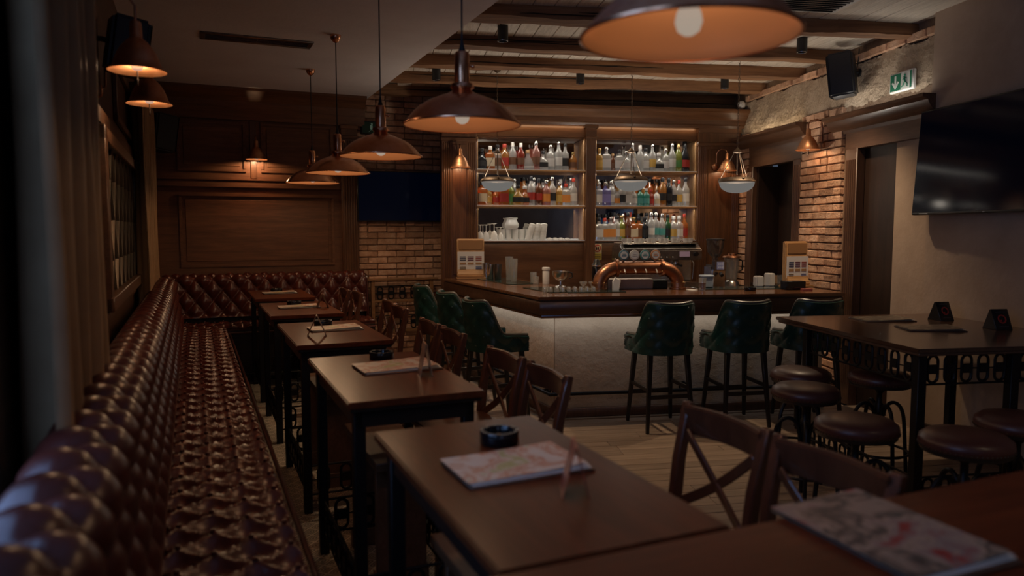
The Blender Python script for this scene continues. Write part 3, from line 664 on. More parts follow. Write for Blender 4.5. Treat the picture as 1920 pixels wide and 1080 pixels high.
shelf_row(0, 1, 'bottles on the middle left shelf', L0 + .40, L1, T0 + .215, SH[1], [('wine', 'clear', 'white', 'silver'), ('tall', 'amber', 'cream', 'black'), ('wine', 'clear', 'white', 'silver'), ('tall', 'clear', 'black', 'black'), ('tall', 'honey', 'cream', 'silver'), ('wine', 'clear', 'white', 'white'), ('tall', 'clear', 'red', 'silver')], 'back row, middle left shelf')
shelf_row(1, 2, 'bottles on the top right shelf', R0, R1, T0 + .13, SH[2], [('spirit', 'honey', 'gold', 'gold'), ('square', 'clear', 'white', 'silver'), ('small', 'brown', 'brown', 'wood'), ('square', 'clear', 'white', 'black'), ('squat', 'clear', 'white', 'silver'), ('tall', 'clear', 'white', 'silver'), ('wine', 'clear', None, 'white'), ('spirit', 'clear', 'white', 'black'), ('tall', 'clear', 'gold', 'silver'), ('squat', 'clear', 'black', 'white'), ('spirit', 'clear', 'white', 'silver'), ('tall', 'clear', 'white', 'silver'), ('fizz', 'lime', 'green', 'gold'), ('fizz', 'dark', 'red', 'black')], 'top right shelf')
shelf_row(1, 1, 'bottles on the middle right shelf', R0, R1, T0 + .11, SH[1], [('square', 'clear', 'white', 'silver'), ('square', 'violet', 'violet', 'silver'), ('spirit', 'clear', 'white', 'silver'), ('small', 'clear', 'orange', 'gold'), ('spirit', 'clear', 'black', 'white'), ('square', 'clear', 'white', 'black'), ('small', 'clear', 'white', 'gold'), ('small', 'teal', 'teal', 'black'), ('small', 'teal', 'teal', 'white'), ('small', 'red', 'red', 'red'), ('small', 'white', 'cream', 'gold'), ('wine', 'amber', 'black', 'black'), ('wine', 'dark', 'black', 'black'), ('wine', 'clear', 'black', 'silver'), ('tall', 'clear', 'gold', 'red'), ('tall', 'clear', 'white', 'black')], 'front row, middle right shelf')
shelf_row(1, 1, 'bottles on the middle right shelf', R0, R0 + .86, T0 + .215, SH[1], [('wine', 'blue', 'blue', 'blue' if False else 'silver'), ('wine', 'brown', 'black', 'black'), ('tall', 'clear', 'white', 'silver'), ('wine', 'amber', 'red', 'black'), ('tall', 'clear', 'gold', 'black'), ('wine', 'orange', 'cream', 'gold'), ('tall', 'honey', 'cream', 'wood'), ('wine', 'orange', 'red', 'black'), ('tall', 'amber', 'cream', 'black')], 'back row, middle right shelf')
shelf_row(1, 0, 'bottles on the bottom right shelf', R0, R1, T0 + .11, SH[0], [('square', 'clear', 'white', 'black'), ('square', 'clear', 'orange', 'red'), ('square', 'clear', 'orange', 'silver'), ('spirit', 'clear', 'white', 'black'), ('spirit', 'lime', 'gold', 'green' if False else 'gold'), ('tall', 'brown', 'brown', 'black'), ('square', 'orange', 'cream', 'gold'), ('square', 'orange', 'brown', 'black'), ('spirit', 'dark', 'black', 'black'), ('wine', 'clear', 'white', 'silver'), ('wine', 'clear', 'teal', 'silver'), ('wine', 'clear', 'teal', 'blue' if False else 'silver'), ('tall', 'green', 'black', 'green' if False else 'black'), ('spirit', 'clear', 'gold', 'white'), ('spirit', 'clear', 'white', 'white'), ('tall', 'orange', 'red', 'red')], 'front row, bottom right shelf')
shelf_row(1, 0, 'bottles on the bottom right shelf', R0, R0 + .95, T0 + .215, SH[0], [('wine', 'dark', 'black', 'black'), ('wine', 'blue', 'white', 'black'), ('wine', 'red', 'red', 'black'), ('wine', 'clear', 'white', 'silver'), ('wine', 'amber', 'gold', 'red'), ('wine', 'green', 'white', 'black'), ('tall', 'clear', 'white', 'black'), ('tall', 'brown', 'cream', 'black'), ('tall', 'orange', 'cream', 'black')], 'back row, bottom right shelf')
# ---------------------------------------------------------------- glassware on the bottom left shelf
GZ = SH[0] + .007
def goblet(h, r, rf): return M().lathe([(r * .97, 0), (r, .01), (r * .98, h * .30), (r * .62, h * .48), (.006, h * .58), (.005, h * .93), (rf * .5, h * .965), (rf, h * .985), (rf, h)], 18)
for i, (s, h) in enumerate(((1.02, .19), (1.095, .19), (1.19, .205), (1.275, .16))):
    o = goblet(h, .042 if h > .17 else .034, .036).build('stemmed_glass', FROST, loc=fR(s, T0 + .10 + (i % 2) * .03, GZ)); tag(o, f'upturned stemmed glass, {ORD[i]} from left on the bottom left shelf', 'glass', 'glassware on the bottom left shelf')
for i in range(5):
    o = M().lathe([(.030, 0), (.036, .005), (.038, .135), (.035, .135), (.033, .01)], 18, cap=True).build('tumbler', FROST, loc=fR(1.30 + i * .082, T0 + .19, GZ)); tag(o, f'frosted tumbler, {ORD[i]} from left in the row under the ornate jar', 'glass', 'glassware on the bottom left shelf')
o = M().lathe([(.05, .137), (.075, .145), (.088, .17), (.088, .20), (.070, .225), (.062, .255), (.066, .262), (.074, .266), (.074, .275)], 22).build('ornate_jar', FROST, loc=fR(1.42, T0 + .19, GZ)); tag(o, 'bulging white ornate jar standing on top of the frosted tumblers', 'jar')
k_ = 0
for st, (s, lean) in enumerate(((1.61, .26), (1.70, .22), (1.79, .10))):
    for j in range(5):
        o = M().lathe([(.034, 0), (.040, .004), (.043, .055), (.034, .062), (.012, .066)], 18).build('cup', FROST)
        o.location = fR(s + lean * .045 * j, T0 + .12, GZ + .022 * j * 1.6); o.rotation_euler = (0, lean, RA)
        tag(o, ('lowest', 'second', 'third', 'fourth', 'topmost')[j] + f' cup in the {("left", "middle", "right")[st]} leaning stack on the bottom left shelf', 'cup', 'stacked cups on the bottom left shelf')
for i in range(4):
    o = M().lathe([(.034, 0), (.037, .008), (.030, .022), (.012, .028)], 16).build('small_bowl', FROST, loc=fR(1.88 + i * .075, T0 + .12, GZ)); tag(o, f'low upturned glass bowl, {ORD[i]} from left beside the cup stacks', 'bowl', 'glassware on the bottom left shelf')
# ================================================================ things on and behind the counter
def at_counter(s, t): return fR(s, t, ZT)
# menu stands
def menu_stand(loc, rz, label, wd_=.32, h=.47):
    t = thing('menu_stand', label, 'menu stand', loc, rz)
    w = wd_ / 2
    M().box(-w - .01, w + .01, -.09, .09, 0, .022).build('base', STANDW, t, bevel=.006, seg=2)
    M().extr([(-.055, .022), (.055, .022), (.055, h), (.02, h), (.0, h - .03), (-.005, .14), (-.03, .07), (-.055, .055)], 'x', -w, w).build('body', STANDW, t, bevel=.008, seg=2)
    c = M().box(-w + .004, w - .004, -.014, -.009, .085, h - .15).build('card', PAPER, t, smooth=0)
    cols = [(.02, .04, .10), (.12, .02, .05), (.30, .05, .03)]
    for j in range(3):
        for k in range(3):
            mt = plain('stripe_ink', cols[j], .6)
            M().box(-w + .03 + j * (wd_ - .04) / 3, -w + .03 + j * (wd_ - .04) / 3 + wd_ * .22, -.0165, -.014, h - .215 - k * .02, h - .205 - k * .02).build('stripe', mt, c, smooth=0)
        M().box(-w + .03 + j * (wd_ - .04) / 3, -w + .03 + j * (wd_ - .04) / 3 + wd_ * .22, -.0165, -.014, h - .30, h - .275).build('swatch', plain('swatch_ink', (.42, .25, .12), .6), c, smooth=0)
    for j, cc in ((0, (.22, .17, .10)), (2, (.03, .09, .28))):
        for k in range(3):
            M().box(-w + .03 + j * (wd_ - .04) / 3, -w + .03 + j * (wd_ - .04) / 3 + wd_ * .22, -.0165, -.014, h - .335 - k * .02, h - .325 - k * .02).build('stripe', plain('stripe_ink', cc, .6), c, smooth=0)
    M().box(-w + .02, w - .02, -.006, .0, h - .125, h - .02).build('header', plain('carved_oak', (.40, .21, .09), .5), t, bevel=.01, seg=2)
    return t
menu_stand(at_counter(.87, 8.58), RA, 'light oak menu stand with white card at the left end of the bar')
menu_stand(at_counter(3.985, 6.86), RA + .18, 'light oak menu stand with white card at the right end of the bar', .27, .46)
# dark glass bar mats
def quad_mat(pts, label):
    o = M().prism([(p.x, p.y) for p in pts], ZT, ZT + .008).build('bar_mat', MATG, bevel=.002, smooth=0); return tag(o, label, 'bar mat')
quad_mat([fB(3.02, 8.2), fB(3.02, 7.05), fB(3.36, 7.05), fB(3.36, 8.2)], 'dark glass mat under the mixing tins on the bar return')
quad_mat([fB(2.98, 6.62), fB(2.98, 6.0), fB(3.30, 6.0), fB(3.30, 6.62)], 'dark glass mat at the bar corner beneath shot glasses')
quad_mat([fR(1.55, 6.52), fR(2.1, 6.52), fR(2.1, 6.80), fR(1.55, 6.80)], 'dark mat left of the copper tap tower')
quad_mat([fR(2.9, 6.66), fR(3.88, 6.66), fR(3.88, 6.95), fR(2.9, 6.95)], 'long green glass mat beside the coffee grinder')
# mixing tins and tall glasses on the return
def tin(v, u, h, r0, r1, mat, label, cat='tin', name='mixing_tin', z=.008):
    o = M().lathe([(r0 * .9, 0), (r0, .004), (r1, h), (r1 - .004, h), (r0 - .004, .012), (.002, .010)], 18, cap=True).build(name, mat, loc=fB(v, u, ZT + z)); return tag(o, label, cat, 'bar tools on the bar return')
tin(3.14, 8.02, .18, .038, .046, STEEL, 'steel mixing tin nearest the left menu stand')
tin(3.20, 7.80, .175, .036, .044, STEELD, 'dark steel mixing tin beside the tall glasses')
tin(3.13, 7.86, .17, .036, .042, STEEL, 'polished steel tin, right of the three mixing tins')
tin(3.22, 7.52, .27, .034, .045, CLEARG, 'tallest clear mixing glass at the middle of the return', 'glass', 'tall_glass')
tin(3.18, 7.30, .255, .032, .044, CLEARG, 'second tall clear mixing glass on the bar return', 'glass', 'tall_glass')
tin(3.36, 7.18, .12, .034, .038, CLEARG, 'clear water glass in front of the white lidded jar', 'glass', 'water_glass', 0)
tin(3.30, 7.0, .085, .030, .034, CLEARG, 'short clear glass beside the water glass', 'glass', 'water_glass', 0)
j = thing('lidded_jar', 'white plastic jar with flat lid behind the glasses', 'jar', fB(3.42, 7.0, ZT))
M().lathe([(.034, 0), (.036, .005), (.036, .14), (.03, .15)], 18).build('body', WHITE, j); M().lathe([(.040, .148), (.042, .152), (.042, .175), (.038, .18)], 18).build('lid', WHITE, j)
b = thing('ice_bucket', 'round steel ice bucket on a foot with side handle', 'bucket', fB(3.40, 6.62, ZT))
M().lathe([(.055, 0), (.055, .006), (.018, .02), (.015, .06), (.05, .075), (.078, .11), (.082, .16), (.078, .16), (.07, .115), (.02, .09)], 22).build('bowl', STEEL, b)
M().tube([(.078, 0, .15), (.115, 0, .14), (.118, 0, .10), (.085, 0, .085)], .007, 6).build('handle', BLACKP, b)
t = thing('black_flask', 'tall black siphon flask with a steel collar beside the post', 'flask', fR(1.93, 6.93, ZT))
M().lathe([(.040, 0), (.044, .006), (.044, .22), (.040, .23)], 20).build('body', GLOSSB, t); M().lathe([(.046, .228), (.046, .238), (.034, .25), (.030, .275), (.018, .29)], 20).build('head', BLACKP, t)
M().lathe([(.0465, .22), (.0475, .222), (.0475, .234), (.0465, .236)], 20).build('collar', STEEL, t); M().box(-.004, .004, -.047, -.043, .05, .17).build('scale_mark', WHITE, t, smooth=0)
# rows of small upturned shot glasses
sg = M().lathe([(.021, 0), (.022, .003), (.018, .036), (.015, .038), (.002, .034)], 12).build('shot_glass', CLEARG); first = True
for i in range(9):
    for jx in range(3):
        p = fR(1.34 + i * .058 + jx * .012, 6.56 + jx * .065 + (i % 2) * .01, ZT + .008)
        o = sg if first else sub(sg, None); first = False
        o.location = p; tag(o, f"upturned shot glass, {ORD[i]} from left in the {('front', 'middle', 'back')[jx]} row at the bar corner", 'glass', 'shot glasses at the bar corner')
for i, s in enumerate((1.79, 1.88)):
    o = M().lathe([(.012, 0), (.030, .004), (.006, .01), (.006, .02), (.03, .045), (.032, .06), (.029, .06), (.025, .046)], 16).build('footed_glass', CLEARG, loc=fR(s, 6.90, ZT + .0)); o.scale = (1.2, 1.2, 1.3); tag(o, ('left' if i == 0 else 'right') + ' of two small footed glasses before the black flask', 'glass')
# ---------------------------------------------------------------- copper tap tower
tw = thing('beer_tap_tower', 'copper pipe arch beer tower with round tap badges', 'tap tower', fR(2.315, 6.80, ZT), RA)
def arc(cx, cz, r, a0, a1, n=10): return [(cx + r * cos(a0 + (a1 - a0) * i / n), 0, cz + r * sin(a0 + (a1 - a0) * i / n)) for i in range(n + 1)]
hw = .395
for sg_, nm in ((-1, 'elbow'), (1, 'elbow')):
    pts = [(sg_ * hw, 0, .02)] + [(sg_ * (hw - .19 + .19 * cos(a)), 0, .045 + .165 * sin(a)) for a in [i * pi / 20 for i in range(11)]]
    e = M().tube(pts, .066, 16).build(nm, COPPERD, tw)
    M().lathe([(.072, .0), (.078, .003), (.078, .018), (.06, .022)], 20, c=(sg_ * hw, 0, 0)).build('base_flange', COPPERD, e)
    M().lathe([(.06, .05), (.074, .052), (.074, .064), (.06, .066)], 20, c=(sg_ * hw, 0, 0)).build('flange', COPPERD, e)
    for a in range(6): M().ball((sg_ * hw + .068 * cos(a * pi / 3), .068 * sin(a * pi / 3), .07), .008, 8, 6).build('bolt', BRASS, e)
    m = M().lathe([(.066, -.014), (.084, -.012), (.084, .012), (.066, .014)], 20, m=Matrix.Translation((sg_ * .225, 0, .21)) @ Matrix.Rotation(pi / 2, 4, 'Y'))
    m.build('collar', COPPERD, e)
    for a in range(6): M().ball((sg_ * .208, .078 * cos(a * pi / 3 + .4), .21 + .078 * sin(a * pi / 3 + .4)), .009, 8, 6).build('bolt', BRASS, e)
M().tube([(-.235, 0, .21), (.235, 0, .21)], .064, 18).build('crossbar', COPPERD, tw)
BADGE = [(.10, .22, .30), (.62, .62, .60), (.10, .30, .32), (.58, .30, .16)]
for k in range(4):
    x = -.165 + k * .105
    tp = M().tube([(x, -.01, .26), (x, -.03, .30)], .010, 8).tube([(x, -.055, .20), (x, -.09, .17)], .009, 8).build('tap', STEEL, tw)
    M().lathe([(.047, -.008), (.049, -.006), (.049, .006), (.047, .008)], 22, m=Matrix.Translation((x, -.035, .335)) @ Matrix.Rotation(pi / 2, 4, 'X')).build('badge', plain('badge_rim', BADGE[k], .35), tp)
    M().lathe([(.036, 0), (.036, .003)], 20, m=Matrix.Translation((x, -.043, .335)) @ Matrix.Rotation(pi / 2, 4, 'X')).build('badge_face', plain('badge_face', (.70, .74, .76), .4), tp)
    for r_ in (.012,):
        M().box(x - .022, x + .022, -.0475, -.0455, .325, .333).box(x - .016, x + .016, -.0475, -.0455, .342, .347).build('badge_print', plain('badge_ink', BADGE[k], .5), tp, smooth=0)
# drip tray and box behind the taps
o = M().box(-.28, .18, -.07, .07, 0, .10).build('steel_bin', rough_metal('brushed_box', (.42, .36, .32), (.52, .46, .42), .5, 5), loc=fR(2.30, 6.925, ZT), rz=RA, bevel=.006); tag(o, 'low brushed metal box seen through the copper arch', 'box')
o = M().box(-.07, .07, -.05, .05, 0, .085).build('dark_caddy', plain('dark_green_box', (.014, .028, .022), .4), loc=fR(2.57, 6.93, ZT), rz=RA, bevel=.006); tag(o, 'dark green box under the right copper elbow', 'box')
o = M().prism([(-.035, 0), (.03, 0), (.045, .10), (-.015, .13), (-.035, .09)], 0, .02, Matrix.Rotation(pi / 2, 4, 'X')).build('folded_cloth', PAPER, loc=fR(2.06, 6.72, ZT), rz=RA, bevel=.006); tag(o, 'folded white cloth propped inside the left copper elbow', 'cloth')
dr = thing('drink_glass', 'small tumbler of dark red drink right of the copper arch', 'glass', fR(2.885, 6.62, ZT))
M().lathe([(.026, 0), (.03, .004), (.036, .12), (.034, .12), (.028, .012)], 18).build('tumbler', CLEARG, dr); M().lathe([(.0265, .012), (.0315, .07), (.002, .07)], 18).build('drink', plain('red_drink', (.10, .01, .008), .2), dr)
o = M().lathe([(.05, 0), (.055, .004), (.05, .007)], 20).build('saucer', WHITE, loc=fR(2.79, 6.64, ZT)); tag(o, 'small white saucer beside the red drink', 'saucer')
# ---------------------------------------------------------------- espresso machine on the work counter
em = thing('espresso_machine', 'wide steel espresso machine with pink lit display', 'coffee machine', fR(3.10, 8.44, .94), RA)
M().box(-.50, .46, -.18, .20, .08, .14).build('base_frame', STEEL, em, bevel=.01)
for x in (-.46, .42): M().lathe([(.02, 0), (.022, .08)], 12, c=(x, 0, 0)).build('foot', BLACKP, em)
M().box(-.50, .46, .06, .22, .14, .42).build('back_panel', STEEL, em, bevel=.01)
M().extr([(-.20, .40), (.22, .40), (.22, .55), (.14, .585), (-.10, .585), (-.20, .52)], 'x', -.50, .48).build('head', STEELD, em, bevel=.012, seg=2)
M().box(-.46, .44, -.15, .19, .585, .592).build('cup_tray', STEEL, em, bevel=.003)
M().tube([(-.48, -.16, .60), (-.48, .19, .60), (.44, .19, .60), (.44, -.16, .60)], .006, 6, closed=True).build('tray_rail', STEEL, em)
M().box(.20, .32, -.212, -.20, .44, .50).build('display', emis('pink_display', (1.0, .35, .85), .34), em, smooth=0)
for k in range(3):
    gh = M().lathe([(.038, 0), (.042, .03), (.03, .07)], 16, c=(-.32 + k * .26, -.08, .33)).build('group_head', STEEL, em)
    M().tube([(-.32 + k * .26, -.1, .345), (-.32 + k * .26, -.26, .335)], [.010, .014], 10).build('portafilter_handle', BLACKP, gh)
for k in range(12): M().lathe([(.008, 0), (.008, .006)], 10, m=Matrix.Translation((-.28 + k * .036, -.202, .435)) @ Matrix.Rotation(pi / 2, 4, 'X')).build('button', WHITE if k % 2 else BRASS, em)
M().lathe([(.026, 0), (.026, .03)], 14, m=Matrix.Translation((.40, -.20, .47)) @ Matrix.Rotation(pi / 2, 4, 'X')).build('knob', BLACKP, em)
M().tube([(.36, -.17, .40), (.37, -.22, .36), (.35, -.23, .18)], .007, 8).build('steam_wand', STEEL, em)
cup = M().lathe([(.022, 0), (.026, .004), (.034, .05), (.036, .06), (.033, .06), (.022, .008)], 14).build('coffee_cup', WHITE)
M().tube([(.034, 0, .048), (.052, 0, .045), (.052, 0, .022), (.030, 0, .016)], .004, 6).build('handle', WHITE, cup)
first = True; n_ = 0
for k in range(12):
    o = cup if first else copy_tree(cup); first = False
    p = fR(2.66 + k * .076, 8.36 + (k % 2) * .05, .94 + .592); o.location = p; o.rotation_euler = (0, 0, RA + k * .7)
    tag(o, f'white coffee cup, {ORD[k]} from left on top of the espresso machine', 'cup', 'cups on the espresso machine')
# grinder
gr = thing('coffee_grinder', 'steel coffee grinder with blue lit screen and bean hopper', 'grinder', fR(3.57, 7.86, .94), RA)
M().box(-.085, .085, -.10, .12, 0, .36).build('body', STEEL, gr, bevel=.02, seg=2); M().box(-.08, .08, -.14, -.08, .30, .42).build('head', STEELD, gr, bevel=.015, seg=2)
M().box(-.042, .042, -.146, -.139, .315, .40).build('screen', emis('grinder_screen', (.15, .32, .9), .30), gr, smooth=0)
for a in range(2):
    for c in range(3): M().box(-.03 + c * .022, -.014 + c * .022, -.149, -.146, .33 + a * .035, .347 + a * .035).build('screen_digit', emis('digit_glow', (.8, .85, 1.0), .5), gr, smooth=0)
M().lathe([(.03, .41), (.035, .44), (.085, .50), (.10, .64), (.096, .64), (.08, .505), (.02, .45)], 20).build('hopper', tint_glass('smoked_glass', (.42, .34, .30), .3), gr)
M().lathe([(.03, .452), (.079, .508), (.085, .55), (.002, .56)], 20).build('beans', plain('coffee_beans', (.015, .008, .005), .5), gr); M().lathe([(.104, .638), (.104, .652), (.02, .66)], 20).build('lid', BLACKP, gr)
M().tube([(0, -.15, .27), (0, -.19, .25)], .02, 10).build('spout', BLACKP, gr); M().ball((.05, -.11, .10), .02).build('button', plain('red_button', (.4, .02, .02), .4), gr)
bl = thing('blender', 'clear tall jug mixer with a copper lid beside the brick wall', 'blender', fR(3.80, 7.92, .94), RA)
M().lathe([(.09, 0), (.095, .01), (.08, .16), (.06, .18)], 18).build('motor_base', STEEL, bl); M().lathe([(.055, .18), (.075, .26), (.09, .44), (.086, .44), (.05, .20)], 18).build('jug', CLEARG, bl)
M().lathe([(.105, .438), (.108, .442), (.10, .455), (.05, .465), (.045, .485), (.0, .49)], 20).build('lid', COPPERD, bl); M().tube([(.085, 0, .42), (.13, 0, .40), (.13, 0, .30), (.075, 0, .27)], .009, 8).build('handle', BLACKP, bl)
for i, (s, t_, h) in enumerate(((3.60, 6.90, .105), (3.74, 6.94, .13))):
    o = M().box(-.04, .04, -.04, .04, 0, h).build('paper_cup_box' if False else 'napkin_holder', WHITE, loc=fR(s, t_, ZT + .008 if s < 3.88 else ZT), rz=RA + .3 * i, bevel=.008, seg=2); tag(o, ('shorter' if i == 0 else 'taller') + ' white container on the glass mat by the wall', 'container')
o = M().box(-.06, .06, -.04, .04, 0, .10).prism([(-.065, -.05), (.065, -.05), (.065, .05), (-.065, .05)], .1, .125).build('tea_box', plain('blue_white_box', (.35, .42, .52), .5), loc=fR(3.03, 6.86, ZT + .008), rz=RA, bevel=.01); tag(o, 'pale blue lidded box left of the coffee grinder', 'box')
# ashtray builder (shared with the tables)
def ashtray(loc, label, r=.062, h=.042):
    t = thing('ashtray', label, 'ashtray', loc)
    M().lathe([(r * .93, 0), (r, .004), (r, h - .004), (r * .97, h), (r * .80, h), (r * .76, h - .006), (r * .72, .012), (.002, .010)], 28).build('bowl', GLOSSB, t, smooth=50)
    for a in range(3):
        an = a * 2 * pi / 3 + .5; c, s_ = cos(an), sin(an)
        M().box(r * .70, r * 1.005, -.007, .007, h - .012, h + .001).build('rest', BLACKP, t, rz=an)
    M().lathe([(r * .96, h - .001), (r * .955, h + .0008), (r * .82, h + .0008), (r * .815, h - .001)], 28, cap=False).build('rim', plain('ashtray_rim', (.05, .048, .045), .25), t)
    return t
ashtray(fR(3.32, 6.52, ZT), 'black ashtray on the bar top near the coffee grinder', .055, .03)
nb = M().box(-.10, .10, -.06, .06, 0, .085).build('napkin_box', GLOSSB, loc=fR(3.78, 6.56, ZT), rz=RA, bevel=.006); tag(nb, 'black napkin box left of the right menu stand', 'box')
o = M().box(-.05, .05, -.025, .025, 0, .02).build('cigarette_packet', plain('red_white_packet', (.45, .12, .10), .5), loc=fR(3.85, 6.44, ZT), rz=RA, bevel=.003); tag(o, 'small red and white packet by the napkin box', 'packet')
for i, (t_, h) in enumerate(((8.1, .11), (8.0, .12))):
    o = M().lathe([(.028, 0), (.032, .004), (.035, h), (.032, h), (.028, .01)], 16).build('sill_glass', CLEARG, loc=fR(4.50, t_, 1.05)); tag(o, ('left' if i == 0 else 'right') + ' clear glass on the sill of the cased hatch', 'glass')
o = M().lathe([(.045, 0), (.048, .006), (.048, .17), (.03, .185)], 18).build('coffee_flask', BLACKP, loc=fR(4.48, 7.80, 1.05)); tag(o, 'black cylinder canister on the sill of the cased hatch', 'canister')
o = M().box(-.05, .05, -.012, .012, 0, .10).build('photo_card', STANDW, loc=fR(4.50, 8.24, 1.05), rz=RA - .6, bevel=.003); tag(o, 'small wooden framed card on the hatch sill', 'card')
# warning notice on the post
wn_ = thing('warning_notice', 'yellow and white notice with a red prohibition ring on the wood panel', 'notice', fR(2.49, T0 + .115, 1.43), RA)
M().box(-.055, .055, -.004, 0, -.11, .09).build('sheet', plain('notice_cream', (.55, .42, .22), .6), wn_, smooth=0)
M().box(-.052, .052, -.006, -.004, -.105, -.03).build('yellow_field', plain('notice_yellow', (.60, .42, .05), .6), wn_, smooth=0)
M().tube([(.04 * cos(a), -.007, .035 + .04 * sin(a)) for a in [i * pi / 12 for i in range(24)]], .006, 6, closed=True).beam((-.028, -.007, .063), (.028, -.007, .007), .004, .009, (0, 1, 0)).build('prohibition_ring', plain('notice_red', (.42, .03, .02), .6), wn_)
M().ball((-.012, -.006, .045), .008, 8, 6).ball((.012, -.006, .045), .008, 8, 6).box(-.02, -.005, -.007, -.004, .012, .037).box(.005, .02, -.007, -.004, .012, .037).build('figures', BLACKP, wn_)
for k in range(3): M().box(-.042, .042, -.0075, -.006, -.05 - k * .02, -.044 - k * .02).build('print_line', BLACKP, wn_, smooth=0)
# ================================================================ furniture
def sweep_rect(m, pts, w, h, side):
    side = Vector(side).normalized(); P_ = [Vector(p) for p in pts]; k = len(P_); vs_ = []
    W = w if isinstance(w, (list, tuple)) else [w] * k; Hh = h if isinstance(h, (list, tuple)) else [h] * k
    for i in range(k):
        d = (P_[min(i + 1, k - 1)] - P_[max(i - 1, 0)]).normalized(); n = side.cross(d).normalized(); sd = d.cross(n)
        vs_ += [P_[i] - sd * W[i] / 2 - n * Hh[i] / 2, P_[i] + sd * W[i] / 2 - n * Hh[i] / 2, P_[i] + sd * W[i] / 2 + n * Hh[i] / 2, P_[i] - sd * W[i] / 2 + n * Hh[i] / 2]
    fs = [(i * 4 + j, i * 4 + (j + 1) % 4, (i + 1) * 4 + (j + 1) % 4, (i + 1) * 4 + j) for i in range(k - 1) for j in range(4)]
    fs += [(3, 2, 1, 0), tuple(range(4 * k - 4, 4 * k))]
    return m.add(vs_, fs)
# ---------------------------------------------------------------- tufted leather benches
def tuft(a, b, w, h):
    p = a / w + b / h; q = a / w - b / h
    return (abs(sin(pi * p)) * abs(sin(pi * q))) ** .58
def tufted(prof, x0, x1, w, h, D, dx, boff=0.0, flat_b=None):
    # prof: list of (y, z); pillow surface swept along x
    L = [0.0]
    for i in range(1, len(prof)): L.append(L[-1] + math.dist(prof[i], prof[i - 1]))
    tot = L[-1]; nb = max(8, int(tot / (dx * .9))); na = int((x1 - x0) / dx)
    def at(b):
        for i in range(1, len(prof)):
            if b <= L[i] + 1e-9:
                f = (b - L[i - 1]) / max(1e-9, L[i] - L[i - 1]); y = prof[i - 1][0] + f * (prof[i][0] - prof[i - 1][0]); z = prof[i - 1][1] + f * (prof[i][1] - prof[i - 1][1]); return y, z
        return prof[-1]
    cen = []
    for j in range(nb + 1):
        b = tot * j / nb; e = .03
        y0, z0 = at(max(0, b - e)); y1, z1 = at(min(tot, b + e)); ty, tz = y1 - y0, z1 - z0; l = math.hypot(ty, tz) or 1
        y, z = at(b); cen.append((b, y, z, tz / l, -ty / l))
    vs_ = []; fs = []
    for i in range(na + 1):
        x = x0 + (x1 - x0) * i / na
        for b, y, z, ny, nz in cen:
            f = min(1.0, b / .05, (tot - b) / .04) if flat_b is None else min(1.0, max(0, (b - flat_b[0]) / .04), max(0.0, (flat_b[1] - b) / .06))
            d = D * (tuft(x, b + boff, w, h) * f + (1 - f) * .75)
            vs_.append((x, y + ny * d, z + nz * d))
    for i in range(na):
        for j in range(nb): fs.append((i * (nb + 1) + j, (i + 1) * (nb + 1) + j, (i + 1) * (nb + 1) + j + 1, i * (nb + 1) + j + 1))
    btn = []
    ka = int((x1 - x0) / w) + 2
    for i in range(-1, 2 * ka):
        for j in range(-2, int(2 * tot / h) + 3):
            if (i + j) % 2: continue
            a = i * w / 2; b = j * h / 2 - boff
            a0 = math.floor(x0 / w) * w + a
            if x0 + .03 < a0 < x1 - .03 and (.05 if flat_b is None else flat_b[0] + .03) < b < (tot - .04 if flat_b is None else flat_b[1] - .05):
                c = min(cen, key=lambda q: abs(q[0] - b)); btn.append((a0, c[1] + c[3] * .002, c[2] + c[4] * .002))
    m = M(); m.v = vs_; m.f = fs
    return m, btn
BACK = [(.185, .70), (.165, .82), (.145, .94), (.130, 1.04)] + [(.055 + .078 * cos(radians(a)), 1.085 + .078 * sin(radians(a))) for a in (-5, 20, 45, 70, 95, 120, 145, 170, 195)] + [(-.02, 1.0)]
SEAT = [(.16, .665), (.30, .668), (.45, .668), (.615, .662)] + [(.635 + .03 * cos(radians(a)), .632 + .03 * sin(radians(a))) for a in (75, 45, 15, 0)] + [(.665, .56)]
def bench(label, loc, rz, x0, x1, w1, h1, w2, h2, dx, end_caps=False):
    t = thing('tufted_leather_bench', label, 'bench', loc, rz)
    m, b1 = tufted(BACK, x0, x1, w1, h1, .050, dx, boff=.06); bk_ = m.build('backrest', OXBLOOD, t, smooth=80, recalc=False)
    m, b2 = tufted(SEAT, x0, x1, w2, h2, .052, dx, boff=.02, flat_b=(0, .52)); st_ = m.build('seat', OXBLOOD, t, smooth=80, recalc=False)
    for bl_, par in ((b1, bk_), (b2, st_)):
        mm = M()
        for q in bl_: mm.ball(q, .011, 6, 4)
        if bl_: tag(mm.build('buttons', OXBLOOD, par), kind='stuff')
    M().tube([(x0, .669, .575), (x1, .669, .575)], .011, 8).build('piping', OXBLOOD, t)
    M().box(x0, x1, .0, .64, .10, .60).build('front_board', DARKW, t, bevel=.004)
    M().box(x0, x1, -.03, .09, .10, 1.09).build('back_board', DARKW, t, bevel=.004)
    M().box(x0 + .02, x1 - .02, .06, .54, 0, .10).build('plinth', BLACKW, t)
    M().tube([(x0, .70, .13), (x1, .70, .13)], .014, 8).build('foot_bar', IRON, t)
    if end_caps:
        for x, s in ((x0, -1), (x1, 1)):
            pr = [(y, z) for y, z in BACK] + [(-.02, .6), (.19, .6)]
            M().extr(pr, 'x', x - .0, x + s * .03).build('arm', OXBLOOD, t, bevel=.012, seg=2)
    return t
bench('long oxblood tufted leather bench running along the left wall', fB(-.335, 0), BA - pi / 2, -8.44, 1.6, .19, .24, .19, .23, .0118)
bench('short oxblood tufted leather bench below the panelled end wall', fB(0, UB - .065), BA + pi, -1.93, .33, .19, .25, .19, .23, .0118, True)
